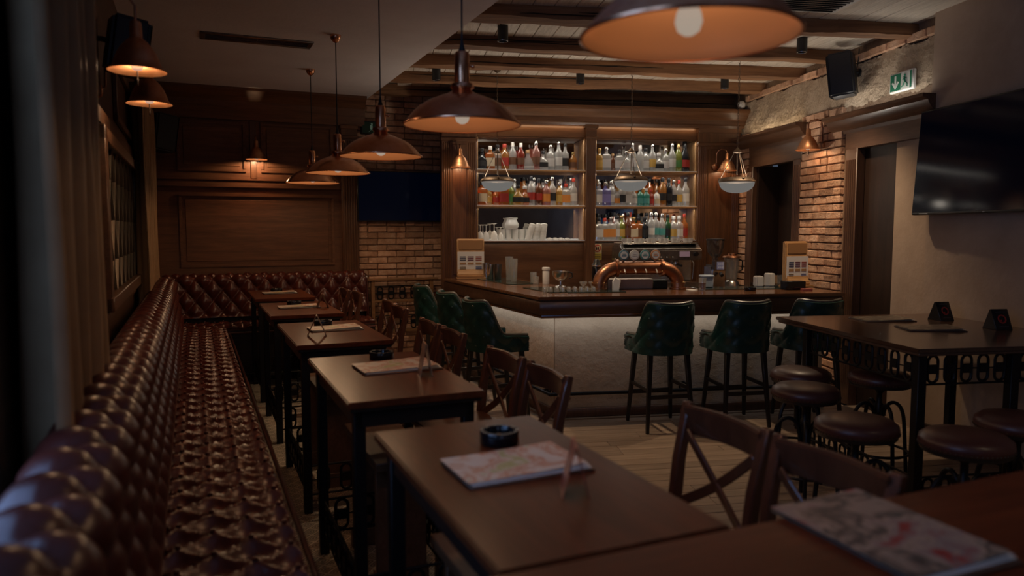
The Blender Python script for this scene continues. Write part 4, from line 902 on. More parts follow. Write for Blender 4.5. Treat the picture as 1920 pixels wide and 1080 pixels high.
# ---------------------------------------------------------------- iron link used in the grilles
def link_mesh():
    w, h, r = .032, .078, .0085; path = []
    for i in range(8): a = pi * i / 7; path.append((w * cos(a), 0, h - w + w * sin(a)))
    for i in range(8): a = pi + pi * i / 7; path.append((w * cos(a), 0, -h + w + w * sin(a)))
    m = M().tube(path, r, 6, closed=True); m.box(-.026, .026, -.009, .009, -.026, .026); return m
LINK = link_mesh().build('link', IRON); COL.objects.unlink(LINK)
def grille(parent, a, b, zc, n, half=.088):
    a = Vector(a); b = Vector(b); d = b - a; ang = math.atan2(d.y, d.x)
    g_ = M()
    for dz_ in (half, -half): g_.tube([(a.x, a.y, zc + dz_), (b.x, b.y, zc + dz_)], .007, 6)
    g_.tube([(a.x, a.y, zc), (b.x, b.y, zc)], .004, 6)
    g_ = g_.build('grille_rails', IRON, parent)
    for i in range(n):
        p = a + d * ((i + .5) / n); o = sub(LINK, g_, 'link'); o.location = (p.x, p.y, zc); o.rotation_euler = (0, 0, ang)
    return g_
def booth_table(label, v, u, hx=.285, hy=.545, top=TABLEW):
    t = thing('narrow_table', label, 'table', fB(v, u), BA, 'tables along the leather bench')
    M().box(-hx, hx, -hy, hy, 1.0, 1.03).build('tabletop', top, t, bevel=.005, seg=2)
    M().box(-hx + .012, hx - .012, -hy + .012, hy - .012, .985, 1.0).build('edge_band', BLACKW, t, bevel=.003)
    ap = M()
    ap.box(-hx + .04, hx - .04, -hy + .05, -hy + .075, .915, .985).box(-hx + .04, hx - .04, hy - .075, hy - .05, .915, .985)
    ap.box(-hx + .04, -hx + .065, -hy + .05, hy - .05, .915, .985).box(hx - .065, hx - .04, -hy + .05, hy - .05, .915, .985)
    ap.build('apron', BLACKW, t)
    for sx in (-1, 1):
        for sy in (-1, 1): M().box(sx * (hx - .055) - .024, sx * (hx - .055) + .024, sy * (hy - .075) - .024, sy * (hy - .075) + .024, 0.005, .985).build('leg', IRON, t, bevel=.003)
    for sx in (-1, 1): grille(t, (sx * (hx - .055), -hy + .10, 0), (sx * (hx - .055), hy - .10, 0), .20, 7 if hy > .5 else 4)
    for sy in (-1, 1): grille(t, (-hx + .08, sy * (hy - .075), 0), (hx - .08, sy * (hy - .075), 0), .20, 3 if hx < .5 else 9)
    return t
TN = ['second nearest', 'third nearest', 'fourth nearest', 'farthest']
UT = [1.835, 3.365, 4.90, 6.47, 7.985]
booth_table('narrow dark wooden table nearest the camera in the row by the bench', .815, UT[0])
booth_table('narrow wooden table with a purple sheen, second nearest in the bench row', .815, UT[1])
booth_table('narrow dark wooden table, third nearest in the bench row', .815, UT[2])
booth_table('narrow dark wooden table, fourth nearest in the bench row', .815, UT[3])
booth_table('narrow dark wooden table farthest back by the end bench', .815, UT[4])
booth_table('blurred wide wooden table filling the lower right foreground', 1.46, .915, .97, .365, TABLEW_X)
# ---------------------------------------------------------------- cross-back bar chairs
def make_chair():
    t = thing('crossback_chair', '', 'chair', (0, 0, 0), 0, 'cross-back chairs at the bench tables')
    m = M(); pl = [(-.20, .21), (.20, .21), (.215, .16), (.205, -.18), (.18, -.20), (-.18, -.20), (-.205, -.18), (-.215, .16)]
    m.prism(pl, .665, .70).build('seat', CHAIRW, t, bevel=.008, seg=2)
    for s in (-1, 1):
        sweep_rect(M(), [(s * .198, -.225, 0), (s * .197, -.20, .35), (s * .197, -.19, .68), (s * .200, -.210, .85), (s * .205, -.243, 1.0), (s * .206, -.256, 1.058)], [.040] * 6, [.034, .038, .042, .040, .036, .032], (1, 0, 0)).build('back_post', CHAIRW, t, bevel=.005)
        sweep_rect(M(), [(s * .185, .20, 0), (s * .182, .175, .665)], .032, [.028, .036], (1, 0, 0)).build('front_leg', CHAIRW, t, bevel=.004)
        M().beam((s * .188, -.185, .30), (s * .184, .18, .28), .018, .028).build('side_stretcher', CHAIRW, t, bevel=.003)
        # one bent slat of the X
        pts = [(s * (-.180 + .36 * f), -.228 + .036 * f - .012 * sin(pi * f), .955 - .265 * f - .016 * sin(pi * f)) for f in [i / 8 for i in range(9)]]
        mm = M(); sweep_rect(mm, pts, .012, .036, (0, 1, -.18)); o = mm.build('cross_slat', CHAIRW, t, bevel=.003)
    rl = [(-.205 + .41 * f, -.244 - .026 * sin(pi * f), .995 + .004 * sin(pi * f)) for f in [i / 12 for i in range(13)]]
    sweep_rect(M(), rl, .024, .112, (0, 1, -.22)).build('top_rail', CHAIRW, t, bevel=.006, seg=2)
    M().beam((-.18, .18, .22), (.18, .18, .22), .020, .030).build('front_stretcher', CHAIRW, t, bevel=.003)
    M().beam((-.18, -.20, .36), (.18, -.20, .36), .018, .028).build('back_stretcher', CHAIRW, t, bevel=.003)
    return t
chair0 = make_chair()
CH = [(1.43, 2.02, 'cross-back wooden chair in full view at the right of the nearest table'), (1.43, 1.535, 'cross-back wooden chair hiding behind the wide foreground table'),
      (1.25, 3.55, 'left of two cross-back chairs at the second nearest table'), (1.25, 3.05, 'right of two cross-back chairs at the second nearest table'),
      (1.27, 4.98, 'left of two cross-back chairs at the third nearest table'), (1.27, 4.47, 'right of two cross-back chairs at the third nearest table'),
      (1.36, 6.50, 'farther cross-back chair at the fourth nearest table'), (1.33, 6.02, 'nearer cross-back chair at the fourth nearest table'),
      (1.26, 8.08, 'left cross-back chair at the farthest bench table'), (1.30, 7.62, 'right cross-back chair at the farthest bench table')]
for i, (v_, u_, lb) in enumerate(CH):
    if i == 0:
        chair0.location = fB(v_, u_); chair0.rotation_euler = (0, 0, BA + pi / 2); chair0['label'] = lb
    else: copy_tree(chair0, fB(v_, u_), BA + pi / 2 + random.uniform(-.04, .04), lb)
# low plank stools pushed under the tables
st0 = thing('plank_stool', '', 'stool', (0, 0, 0), BA, 'plank stools under the bench tables')
M().box(-.14, .14, -.38, .38, .61, .65).build('seat', BENCHW, st0, bevel=.004)
for sy in (-1, 1):
    M().box(-.12, .12, sy * .27 - .016, sy * .27 + .016, .10, .61).build('trestle', BENCHW, st0, bevel=.003)
    M().box(-.13, .13, sy * .27 - .025, sy * .27 + .025, 0.005, .10).build('foot', BENCHW, st0, bevel=.003)
M().box(-.016, .016, -.25, .25, .30, .36).build('stretcher', BENCHW, st0, bevel=.003)
for i, (u_, lb) in enumerate(((3.58, 'wooden plank stool pushed under the second nearest table'), (2.0, 'wooden plank stool pushed under the nearest table'), (5.1, 'wooden plank stool pushed under the third nearest table'))):
    o = st0 if i == 0 else copy_tree(st0)
    o.location = fB(.86, u_); o['label'] = lb
# ---------------------------------------------------------------- green tufted bar stools
def shell(phi, z, off):
    c, s = cos(phi), sin(phi)
    e = .78; fl = 1 + .16 * max(0, (z - .72)) / .36 * max(0, c) ** .7
    if abs(phi) > pi / 2:
        sg = 1 if phi > 0 else -1; x = sg * .225; y = .225 * (abs(phi) - pi / 2) * 1.02
        return (x * (1 + .06 * max(0, (z - .72)) / .36) + sg * off, y)
    x = .225 * (abs(s) ** e) * (1 if s > 0 else -1); y = -.225 * (abs(c) ** e) * (1 if c > 0 else -1)
    l = math.hypot(x, y) or 1
    return (x * (1 + .06 * max(0, (z - .72)) / .36) + x / l * off, y * fl + y / l * off)
def ztop(phi):
    a = abs(phi); ear = .012 * sin(min(1, a / .75) * pi / 2) ** 2
    k = min(1, max(0, (a - .80) / .75)); k = k * k * (3 - 2 * k)
    return 1.075 + ear - .29 * k - .015 * max(0, a - 1.5)
def make_bar_stool():
    t = thing('green_bar_stool', '', 'bar stool', (0, 0, 0), 0, 'green bar stools')
    PH = 2.42; na, nb = 72, 22; m = M(); vs_ = []; fs = []
    def ring(i):
        phi = -PH + 2 * PH * i / na; zt_ = ztop(phi); zb = .655; out = []
        for j in range(nb + 1):
            z = zb + (zt_ - zb) * j / nb; f = min(1, j / 3, (nb - j) / 3)
            d = .014 * (tuft(phi * .225, z - .03, .17, .17) * f + .5 * (1 - f)); x, y = shell(phi, z, .022 + d); out.append((x, y, z))
        for j in range(nb, -1, -2):
            z = zb + (zt_ - zb) * j / nb + (.012 if j == nb else 0); x, y = shell(phi, z, -.022); out.append((x, y, z))
        return out
    R_ = [ring(i) for i in range(na + 1)]; k = len(R_[0])
    for r in R_: vs_ += r
    for i in range(na):
        for j in range(k): fs.append((i * k + j, (i + 1) * k + j, (i + 1) * k + (j + 1) % k, i * k + (j + 1) % k))
    fs += [list(range(k)), list(range(na * k, na * k + k))[::-1]]
    m.v, m.f = vs_, fs; bk_ = m.build('backrest', GREEN, t, smooth=70)
    edge = []
    for i in range(na + 1):
        phi = -PH + 2 * PH * i / na; x, y = shell(phi, ztop(phi), .002); edge.append((x, y, ztop(phi) + .010))
    M().tube(edge, .014, 8).build('piping', PIPING, t)
    nm = M()
    for i in range(0, na + 1):
        phi = -PH + 2 * PH * i / na
        if abs(phi) > .85:
            x, y = shell(phi, ztop(phi), .030); nm.ball((x, y, ztop(phi) - .016), .0045, 6, 4)
    for s in (-1, 1):
        for j in range(7):
            x, y = shell(s * PH, .67 + j * .016, .030); nm.ball((x, y, .67 + j * .016), .0045, 6, 4)
    tag(nm.build('nailheads', NAIL, bk_), kind='stuff')
    b0 = M().ball((0, 0, 0), .0125, 8, 6).build('button', GREEN, bk_); first_ = True
    for i in range(-9, 10):
        for j in range(0, 7):
            if (i + j) % 2: continue
            phi = i * .085 / .225; z = .03 + j * .085 + .085 * 7
            if abs(phi) < PH - .1 and .68 < z < ztop(phi) - .03:
                x, y = shell(phi, z, .027); o = b0 if first_ else sub(b0, bk_); first_ = False; o.location = (x, y, z)
    poly = []
    for i in range(36):
        a = 2 * pi * i / 36; c, s = cos(a), sin(a); e = .62
        poly.append((.215 * abs(c) ** e * (1 if c > 0 else -1), .225 * abs(s) ** e * (1 if s > 0 else -1) + .012))
    m = M(); m.prism([(x, y) for x, y in poly], .655, .735); k0 = len(m.v); n = len(poly)
    m.build('seat', GREEN, t, bevel=.02, seg=3, smooth=60)
    for sx in (-1, 1):
        for sy in (-1, 1):
            sweep_rect(M(), [(sx * .165, sy * .165, .66), (sx * .205, sy * .225, 0)], [.042, .026], [.042, .026], (1, 0, 0)).build('leg', BLACKW, t, bevel=.003)
        M().beam((sx * .187, -.195, .36), (sx * .187, .195, .36), .020, .034).build('side_stretcher', BLACKW, t, bevel=.003)
    M().beam((-.19, .20, .27), (.19, .20, .27), .020, .034).build('front_stretcher', BLACKW, t, bevel=.003)
    M().beam((-.19, -.20, .30), (.19, -.20, .30), .020, .034).build('back_stretcher', BLACKW, t, bevel=.003)
    return t
bs0 = make_bar_stool()
BS = [(fR(2.245, 6.0), RA + .06, 'green tufted bar stool, left of the two facing the bar front'), (fR(2.95, 6.02), RA + .02, 'green tufted bar stool, right of the two facing the bar front'), (fR(3.62, 6.01), RA - .05, 'green tufted bar stool half hidden behind the high table'),
      (fB(2.42, 5.95), BA - pi / 2 + .05, 'nearest green bar stool at the bar return'), (fB(2.45, 6.80), BA - pi / 2, 'middle green bar stool at the bar return'), (fB(2.46, 7.68), BA - pi / 2 - .05, 'farthest green bar stool at the bar return')]
for i, (p, rz, lb) in enumerate(BS):
    if i == 0: bs0.location = p; bs0.rotation_euler = (0, 0, rz); bs0['label'] = lb
    else: copy_tree(bs0, p, rz, lb)
# ---------------------------------------------------------------- high table with iron link frieze
ht = thing('high_table', 'large dark glossy high table with iron link frieze by the plaster wall', 'table', fR(3.555, 4.465), RA)
M().box(-.665, .665, -.79, .79, 1.005, 1.03).build('tabletop', HIGHW, ht, bevel=.006, seg=2)
M().box(-.65, .65, -.775, .775, .985, 1.005).build('edge_band', FASCIA, ht, bevel=.005)
for x in (-.585, .02, .60):
    for y in ((-.70, .46) if x != .02 else (-.70,)): M().box(x - .028, x + .028, y - .028, y + .028, 0.0, .985).build('leg', IRON, ht, bevel=.003)
grille(ht, (-.585, -.67, 0), (-.585, .43, 0), .895, 9); grille(ht, (-.555, -.70, 0), (-.01, -.70, 0), .895, 5); grille(ht, (.05, -.70, 0), (.57, -.70, 0), .895, 5)
grille(ht, (-.585, -.67, 0), (-.585, .43, 0), .17, 9); grille(ht, (-.555, -.70, 0), (-.01, -.70, 0), .17, 5); grille(ht, (.05, -.70, 0), (.57, -.70, 0), .17, 5)
# ---------------------------------------------------------------- round swivel stools
def smooth_path(p, k=4):
    out = []
    for i in range(len(p) - 1):
        a, b, c, d = p[max(0, i - 1)], p[i], p[i + 1], p[min(len(p) - 1, i + 2)]
        for j in range(k):
            t = j / k; out.append(tuple(.5 * (2 * b[n] + (c[n] - a[n]) * t + (2 * a[n] - 5 * b[n] + 4 * c[n] - d[n]) * t * t + (3 * b[n] - a[n] - 3 * c[n] + d[n]) * t ** 3) for n in range(len(b))))
    return out + [p[-1]]
def make_stool():
    t = thing('round_stool', '', 'stool', (0, 0, 0), 0, 'round stools at the high table')
    M().lathe([(.185, .672), (.197, .680), (.200, .70), (.196, .722), (.17, .742), (.10, .752), (.002, .755)], 40).build('cushion', SEATL, t, smooth=60)
    sk = M().lathe([(.06, .655), (.188, .657), (.192, .662), (.192, .690), (.186, .694)], 40).build('seat_band', BLACKW, t)
    nm = M()
    for i in range(60): a = 2 * pi * i / 60; nm.ball((.199 * cos(a), .199 * sin(a), .685), .0045, 6, 4)
    tag(nm.build('nailheads', NAIL, sk), kind='stuff')
    M().lathe([(.016, .30), (.016, .46), (.026, .47), (.026, .53), (.018, .54), (.018, .60), (.05, .64), (.06, .657)], 16).build('screw_post', IRON, t)
    for k in range(4):
        a = k * pi / 2 + .4; pr = [(.024, .33), (.03, .45), (.055, .515), (.10, .535), (.145, .505), (.172, .43), (.186, .28), (.198, .12), (.205, 0.0)]
        M().tube([(r * cos(a), r * sin(a), z) for r, z in smooth_path(pr)], .0125, 8).build('leg', IRON, t)
    M().tube([(.188 * cos(a), .188 * sin(a), .21) for a in [i * pi / 14 for i in range(28)]], .009, 8, closed=True).build('foot_ring', IRON, t)
    return t
s0_ = make_stool()
SS = [((2.74, 4.62), 'round leather stool behind, at the far left corner of the high table'), ((2.48, 4.12), 'round leather stool at the left end of the high table, nearer the bar chairs'), ((3.21, 4.44), 'round leather stool tucked under the middle of the high table'),
      ((2.30, 3.35), 'round leather stool in front, closest to the cross-back chair'), ((2.64, 3.02), 'round leather stool alone before the high table near leg'), ((3.16, 3.27), 'round leather stool cut by the right picture edge')]
for i, (p, lb) in enumerate(SS):
    if i == 0: s0_.location = fR(*p); s0_['label'] = lb
    else: copy_tree(s0_, fR(*p), random.uniform(0, 1.5), lb)
# ---------------------------------------------------------------- wooden rack with iron links before the brick wall
rk = thing('slatted_rack', 'light wooden rack with two iron link bands against the brick wall', 'rack', fB(2.42, UB - .10), BA)
for sx in (-1, 1): M().box(sx * .38 - .022, sx * .38 + .022, -.03, .03, 0, 1.06).build('upright', RACKW, rk, bevel=.004)
M().box(-.46, .46, -.05, .04, 1.06, 1.085).build('top_board', RACKW, rk, bevel=.005)
for z in (.80, .42): M().box(-.36, .36, -.02, .02, z - .016, z + .016).build('rail', RACKW, rk, bevel=.004)
for z in (.90, .525): grille(rk, (-.36, 0, 0), (.36, 0, 0), z, 5)
# ================================================================ lamps
SHADE = [(.036, .172), (.040, .160), (.050, .148), (.070, .136), (.105, .124), (.150, .106), (.190, .082), (.222, .054), (.246, .026), (.258, .008), (.265, .0)]
def pendant(u, label, power, zr=2.17):
    t = thing('copper_pendant_lamp', label, 'pendant lamp', fB(1.135, u, ZC), BA, 'copper pendants over the bench tables')
    d = ZC - zr
    M().lathe([(.045, 0), (.045, -.012), (.038, -.035), (.020, -.055), (.008, -.062)], 20).build('ceiling_cup', COPPER, t)
    M().tube([(0, 0, -.05), (0, 0, -d + .33)], .0042, 8).build('cord', BLACKP, t)
    M().lathe([(.005, -d + .38), (.011, -d + .345), (.018, -d + .325)], 12).build('cord_grip', BLACKP, t)
    sk = M().lathe([(.012, -d + .330), (.030, -d + .322), (.034, -d + .31), (.034, -d + .195), (.030, -d + .185), (.030, -d + .165)], 20).build('socket', COPPER, t)
    M().lathe([(.040, -d + .185), (.050, -d + .183), (.052, -d + .175), (.052, -d + .165), (.044, -d + .160)], 20).build('collar', COPPER, t)
    M().tube([(.034, 0, -d + .265), (.048, 0, -d + .265)], .006, 8).ball((.052, 0, -d + .265), .010, 8, 6).build('switch', COPPER, sk)
    for k in range(3): a = k * 2 * pi / 3; M().ball((.053 * cos(a), .053 * sin(a), -d + .172), .008, 8, 6).build('screw', COPPER, t)
    pr = [(r, z - d) for r, z in SHADE]; inn = [(max(.01, r - .004), z - d - .002 if i < len(SHADE) - 1 else z - d) for i, (r, z) in enumerate(SHADE)]
    sh_ = M().lathe(pr, 56, cap=False).build('shade', COPPER, t, smooth=50)
    M().lathe(inn, 56, cap=False).build('lining', COPPERIN, sh_, smooth=50)
    M().lathe([(.263, -d - .003), (.268, -d), (.268, -d + .005), (.263, -d + .006)], 56, cap=False).build('rim', COPPER, t)
    M().lathe([(.012, -d + .12), (.016, -d + .085), (.030, -d + .06), (.034, -d + .038), (.027, -d + .016), (.012, -d + .006), (.001, -d + .004)], 18).build('bulb', BULB, t)
    lamp_light('POINT', fB(1.135, u, zr + .035), power * 9, WARM, .022, name='pendant_light')
    return t
for u_, lb, pw in ((1.53, 'large blurred copper pendant lamp at the top, nearest the camera', 6.5), (3.19, 'copper pendant lamp, second nearest, in front of the back bar', 8), (4.76, 'copper pendant lamp, third nearest, before the wall television', 10), (6.30, 'copper pendant lamp, fourth nearest, beside the fluted pilaster', 14), (7.72, 'copper pendant lamp farthest back over the end table', 15)):
    pendant(u_, lb, pw)
BELL = [(.020, .195), (.024, .186), (.026, .125), (.031, .119), (.040, .112), (.060, .090), (.079, .060), (.093, .024), (.101, .0), (.116, -.012), (.121, -.018)]
def sconce(loc, rz, label, reach=.17, rise=.10, power=3.0, side=0.0):
    # local: wall lies at y = 0, lamp hangs towards -y; shade rim at z = 0
    t = thing('copper_wall_lamp', label, 'wall lamp', loc, rz, 'copper wall lamps')
    pz = .06
    M().lathe([(.045, 0), (.045, .010), (.036, .026), (.014, .036)], 20, m=Matrix.Translation((side, 0, pz)) @ Matrix.Rotation(pi / 2, 4, 'X')).build('wall_plate', COPPERD, t)
    top = .17 + rise
    pts = [(side, -.02, pz), (side, -.045, pz + .02), (side, -.05, top - .06), (side * .85, -.06, top - .02), (side * .5, -reach * .55, top), (side * .15, -reach * .9, top - .015), (0, -reach, top - .05), (0, -reach, .15)]
    M().tube(pts, .006, 8).build('arm', COPPERD, t)
    pr = BELL; inn = [(max(.006, r - .003), z - .001) for r, z in BELL]
    sh = M().lathe(pr + inn[::-1], 30, c=(0, -reach, .018), cap=False).build('shade', COPPERS, t, smooth=50)
    M().lathe([(.012, .07), (.016, .05), (.026, .03), (.028, .012), (.018, -.006), (.001, -.010)], 14, c=(0, -reach, .012)).build('bulb', BULB, t)
    M().tube([(-.016, -reach, .0), (-.016, -reach, -.04), (0, -reach, -.062), (.016, -reach, -.04), (.016, -reach, .0)], .0022, 5).build('guard_wire', BLACKP, t)
    Mw = Matrix.Translation(loc) @ Matrix.Rotation(rz, 4, 'Z'); lamp_light('POINT', Mw @ Vector((0, -reach, .025)), power * 11, WARM, .018, name='sconce_light')
    return t
sconce(fB(.70, UB - .014, 2.50), BA, 'copper wall lamp on the dark panelled end wall', power=11)
sconce(fR(.76, T0 - .01, 2.42), RA, 'copper wall lamp on the left pilaster of the back bar', reach=.14, power=3.2)
sconce(fR(4.06, T0 - .01, 2.42), RA, 'copper wall lamp on the right pilaster of the back bar', reach=.14, power=2.6, side=-.10)
sconce(fR(SW - .01, 6.98, 2.50), RA - pi / 2, 'copper gooseneck lamp on the brick pier by the hatch', reach=.20, rise=.14, power=4)
sconce(fB(VW, 3.67, 2.39), BA + pi / 2, 'larger, nearer copper wall lamp on the left wall', reach=.26, rise=.16, power=6.0)
sconce(fB(VW, 4.66, 2.40), BA + pi / 2, 'smaller, farther copper wall lamp on the left wall', reach=.26, rise=.16, power=6.0)
# glass bowl pendants over the bar
def bowl_lamp(s, t_, z, label, power):
    t = thing('glass_bowl_pendant', label, 'pendant lamp', fR(s, t_, ZB), RA, 'glass bowl pendants over the bar')
    d = ZB - z
    M().lathe([(.04, 0), (.04, -.01), (.012, -.03)], 16).build('ceiling_cup', AGED, t)
    ch = M(); zz = -.03; k = 0
    while zz > -d + .36:
        a = (k % 2) * pi / 2; ch.tube([(.009 * cos(th) * cos(a), .009 * cos(th) * sin(a), zz - .017 + .018 * sin(th)) for th in [i * pi / 5 for i in range(10)]], .0026, 4, closed=True); zz -= .029; k += 1
    ch.build('chain', AGED, t)
    M().lathe([(.008, -d + .37), (.03, -d + .345), (.045, -d + .335), (.045, -d + .325), (.012, -d + .315)], 16).build('hook_plate', AGED, t)
    M().tube([(0, 0, -d + .33), (0, 0, -d + .10)], .005, 6).build('stem', AGED, t)
    for k in range(3):
        a = k * 2 * pi / 3 + .45; M().tube([(.03 * cos(a), .03 * sin(a), -d + .33), (.16 * cos(a), .16 * sin(a), -d + .075)], .0042, 6).build('rod', AGED, t)
        M().ball((.172 * cos(a), .172 * sin(a), -d + .055), .014, 8, 6).build('finial', AGED, t)
    M().lathe([(.178, -d + .022), (.186, -d + .024), (.186, -d + .034), (.180, -d + .042), (.165, -d + .058), (.145, -d + .070), (.143, -d + .066), (.163, -d + .054), (.176, -d + .038), (.178, -d + .032)], 36, cap=False).build('rim_band', AGED, t, smooth=45)
    M().lathe([(.176, -d + .024), (.170, -d - .01), (.145, -d - .045), (.10, -d - .072), (.05, -d - .083), (.002, -d - .086)], 36, cap=False).build('glass_bowl', BOWLG, t, smooth=60)
    lamp_light('POINT', fR(s, t_, z + .02), power * 36, (1.0, .88, .74), .05, name='bowl_light')
bowl_lamp(1.12, 8.10, 2.20, 'glass bowl pendant on chain, left, before the left bottle shelves', 2.5)
bowl_lamp(2.49, 7.62, 2.19, 'glass bowl pendant on chain, middle, before the right bottle shelves', 3.5)
bowl_lamp(3.45, 7.12, 2.155, 'glass bowl pendant on chain, right, before the brick pier', 3.5)
# black tube downlights between the beams; the last, unseen, is added for mirror brightness
for i, (s, t_, nm) in enumerate(((.93, 6.37, 'black tube downlight nearest the plaster ceiling edge'), (.46, 8.12, 'black tube downlight behind the second copper pendant'), (2.04, 8.06, 'black tube downlight centred above the back bar'), (3.74, 8.08, 'black tube downlight above the right end of the back bar'), (3.67, 6.34, 'black tube downlight by the wall loudspeaker'), (3.2, 1.0, 'added black tube downlight out of view, brightening the ceiling seen in the mirrors'))):
    t = thing('tube_downlight', nm, 'downlight', fR(s, t_, ZB), RA, 'tube downlights')
    M().lathe([(.046, 0), (.046, -.125), (.042, -.128), (.040, -.110), (.001, -.108)], 20).build('housing', BLACKP, t)
    M().lathe([(.045, -.126), (.044, -.1295), (.040, -.1295), (.039, -.126)], 20, cap=False).build('trim_ring', STEEL, t)
    M().lathe([(.030, -.1075), (.030, -.109), (.001, -.109)], 16).build('lens', plain('lens_frost', (.5, .48, .44), .3), t)
    lamp_light('SPOT', fR(s, t_, ZB - .135), (820 if t_ > 5 else 300) if t_ < 7 else 280, WARM2, .03, spot=radians(95), blend=.7, name='downlight_beam')
# light strip above the doorway cornice
lamp_light('AREA', fR(SW - .11, 6.08, 2.805), 11, (1.0, .94, .85), rot=(pi, 0, RA + pi / 2), size=1.15, size_y=.05, name='cornice_led')
lamp_light('AREA', fR(SW - .07, 8.05, 2.84), 9, (1.0, .80, .55), rot=(pi, 0, RA + pi / 2), size=1.3, size_y=.05, name='cornice_led')  # added uplight over the hatch cornice to brighten the beams
# daylight in the near window
lamp_light('AREA', fB(VW - .30, 1.15, 1.9), 330, (.34, .55, 1.0), rot=(pi / 2, 0, BA - pi / 2), size=1.7, size_y=2.0, name='window_daylight')
lamp_light('AREA', (.4, -3.0, 1.85), 130, (.55, .66, 1.0), rot=(pi / 2, 0, 0), size=2.5, size_y=1.9, name='window_daylight')
# ================================================================ screens, speakers, signs
tv = thing('wall_television', 'dark flat television on the brick wall behind the pendants', 'television', fB(2.42, UB - .06, 2.11), BA)
M().box(-.545, .545, -.02, .03, -.315, .315).build('housing', TVB, tv, bevel=.006); M().box(-.53, .53, -.023, -.02, -.298, .303).build('screen', TVS, tv, smooth=0)
M().box(-.15, .15, .03, .075, -.1, .1).build('bracket', BLACKP, tv)
tv = thing('wall_television', 'large dark flat television on the near plaster wall at right', 'television', fR(4.215, 4.70, 2.235), RA - pi / 2 - .035)
m4 = Matrix.Rotation(-.06, 4, 'X')
M().box(-.80, .80, -.02, .03, -.42, .42, m4).build('housing', TVB, tv, bevel=.008); M().box(-.785, .785, -.023, -.02, -.40, .405, m4).build('screen', TVS2, tv, smooth=0)
M().box(-.2, .2, .03, .085, -.12, .12).build('bracket', BLACKP, tv); M().box(-.70, -.60, -.0235, -.021, -.414, -.409, m4).box(-.02, .0, -.0235, -.021, -.414, -.408, m4).build('maker_mark', WHITE, tv, smooth=0)
def speaker(loc, rz, label, w=.25, h=.40, d=.22, tilt=.25, turn=0):
    t = thing('wall_loudspeaker', label, 'loudspeaker', loc, rz, 'black wall loudspeakers'); m4_ = Matrix.Translation((0, -.17, 0)) @ Matrix.Rotation(turn, 4, 'Z') @ Matrix.Rotation(tilt, 4, 'X')
    m = M(); m.extr([(-w / 2, -d / 2), (w / 2, -d / 2), (w * .38, d / 2), (-w * .38, d / 2)], 'z', -h / 2, h / 2); m.v = [tuple(m4_ @ Vector(p)) for p in m.v]; m.build('cabinet', BLACKP, t, bevel=.018, seg=3)
    g_ = M(); n = 8
    g_.grid(lambda a, b: tuple(m4_ @ Vector(((a - .5) * w * .94, -d / 2 - .010 * sin(pi * a) - .004, (b - .5) * h * .94))), 8, 4); g_.build('front_mesh', plain('speaker_mesh', (.018, .018, .020), .6), t, recalc=False)
    b_ = M().box(-.016, .016, -d / 2 - .020, -d / 2 - .013, -.018, .018); b_.v = [tuple(m4_ @ Vector(p)) for p in b_.v]; b_.build('badge', plain('speaker_badge', (.7, .7, .68), .3), t, bevel=.004)
    M().tube([(0, 0, .03), (0, -.06, .03), (0, -.12, .01)], .014, 8).build('mount_arm', BLACKP, t); M().lathe([(.04, 0), (.04, .012), (.03, .016)], 16, m=Matrix.Translation((0, 0, .03)) @ Matrix.Rotation(pi / 2, 4, 'X')).build('wall_plate', BLACKP, t)
    M().tube([(0, -.03, .05), (.01, -.02, .15), (0, -.01, .25)], .005, 6).build('cable', BLACKP, t)
speaker(fR(SW - .015, 6.47, 3.14), RA - pi / 2, 'black loudspeaker high on the rough plaster wall at right', tilt=.12, turn=-.75)
speaker(fB(VW + .02, 8.92, 2.74), BA + pi / 2, 'black loudspeaker in the dark corner of the end wall', tilt=.15, turn=.5)
speaker(fB(VW, 4.45, 2.66), BA + pi / 2, 'black loudspeaker behind the left wall copper lamp', w=.19, h=.29, d=.18, tilt=.15, turn=.3)
SGR = plain('exit_green', (.012, .16, .085), .5, emit=(.01, .30, .15), es=.05); SWH = plain('exit_white', (.62, .64, .60), .5)
ex = thing('exit_sign', 'green and white emergency exit sign with arrow and running figure', 'exit sign', fR(SW - .03, 5.81, 2.96), RA - pi / 2)
M().box(-.15, .15, -.035, .0, -.085, .085).build('housing', WHITE, ex, bevel=.008)
M().box(-.135, 0.0, -.037, -.035, -.07, .07).build('green_panel', SGR, ex, smooth=0); M().box(0.0, .135, -.037, -.035, -.07, .07).build('white_panel', SWH, ex, smooth=0)
M().box(-.079, -.059, -.039, -.037, -.02, .055).prism([(-.115, 0.0), (-.069, -.058), (-.023, 0.0), (-.04, 0.008), (-.069, -.026), (-.098, .008)], .037, .039, Matrix.Rotation(pi / 2, 4, 'X')).build('arrow', SWH, ex, smooth=0)
m = M().box(.115, .135, -.039, -.037, -.07, .07).ball((.052, -.038, .045), .010, 8, 6).beam((.05, -.038, .032), (.058, -.038, -.008), .004, .024, (0, 1, 0)).beam((.055, -.038, -.008), (.085, -.038, -.03), .004, .013, (0, 1, 0)).beam((.085, -.038, -.03), (.085, -.038, -.055), .004, .011, (0, 1, 0)).beam((.055, -.038, -.01), (.035, -.038, -.04), .004, .013, (0, 1, 0)).beam((.035, -.038, -.04), (.015, -.038, -.05), .004, .011, (0, 1, 0)).beam((.05, -.038, .026), (.08, -.038, .012), .004, .009, (0, 1, 0)).beam((.05, -.038, .026), (.025, -.038, .008), .004, .009, (0, 1, 0))
m.build('running_figure', SGR, ex, smooth=0)
ex = thing('exit_sign', 'small green exit sign on the brick wall behind a copper pendant', 'exit sign', fB(2.08, UB - .0, 2.95), BA)
M().box(-.14, .14, -.05, .0, -.08, .08).build('housing', BLACKP, ex, bevel=.006); M().box(-.125, .125, -.052, -.05, -.068, .068).build('dark_panel', plain('exit_dark', (.01, .05, .03), .4), ex, smooth=0)
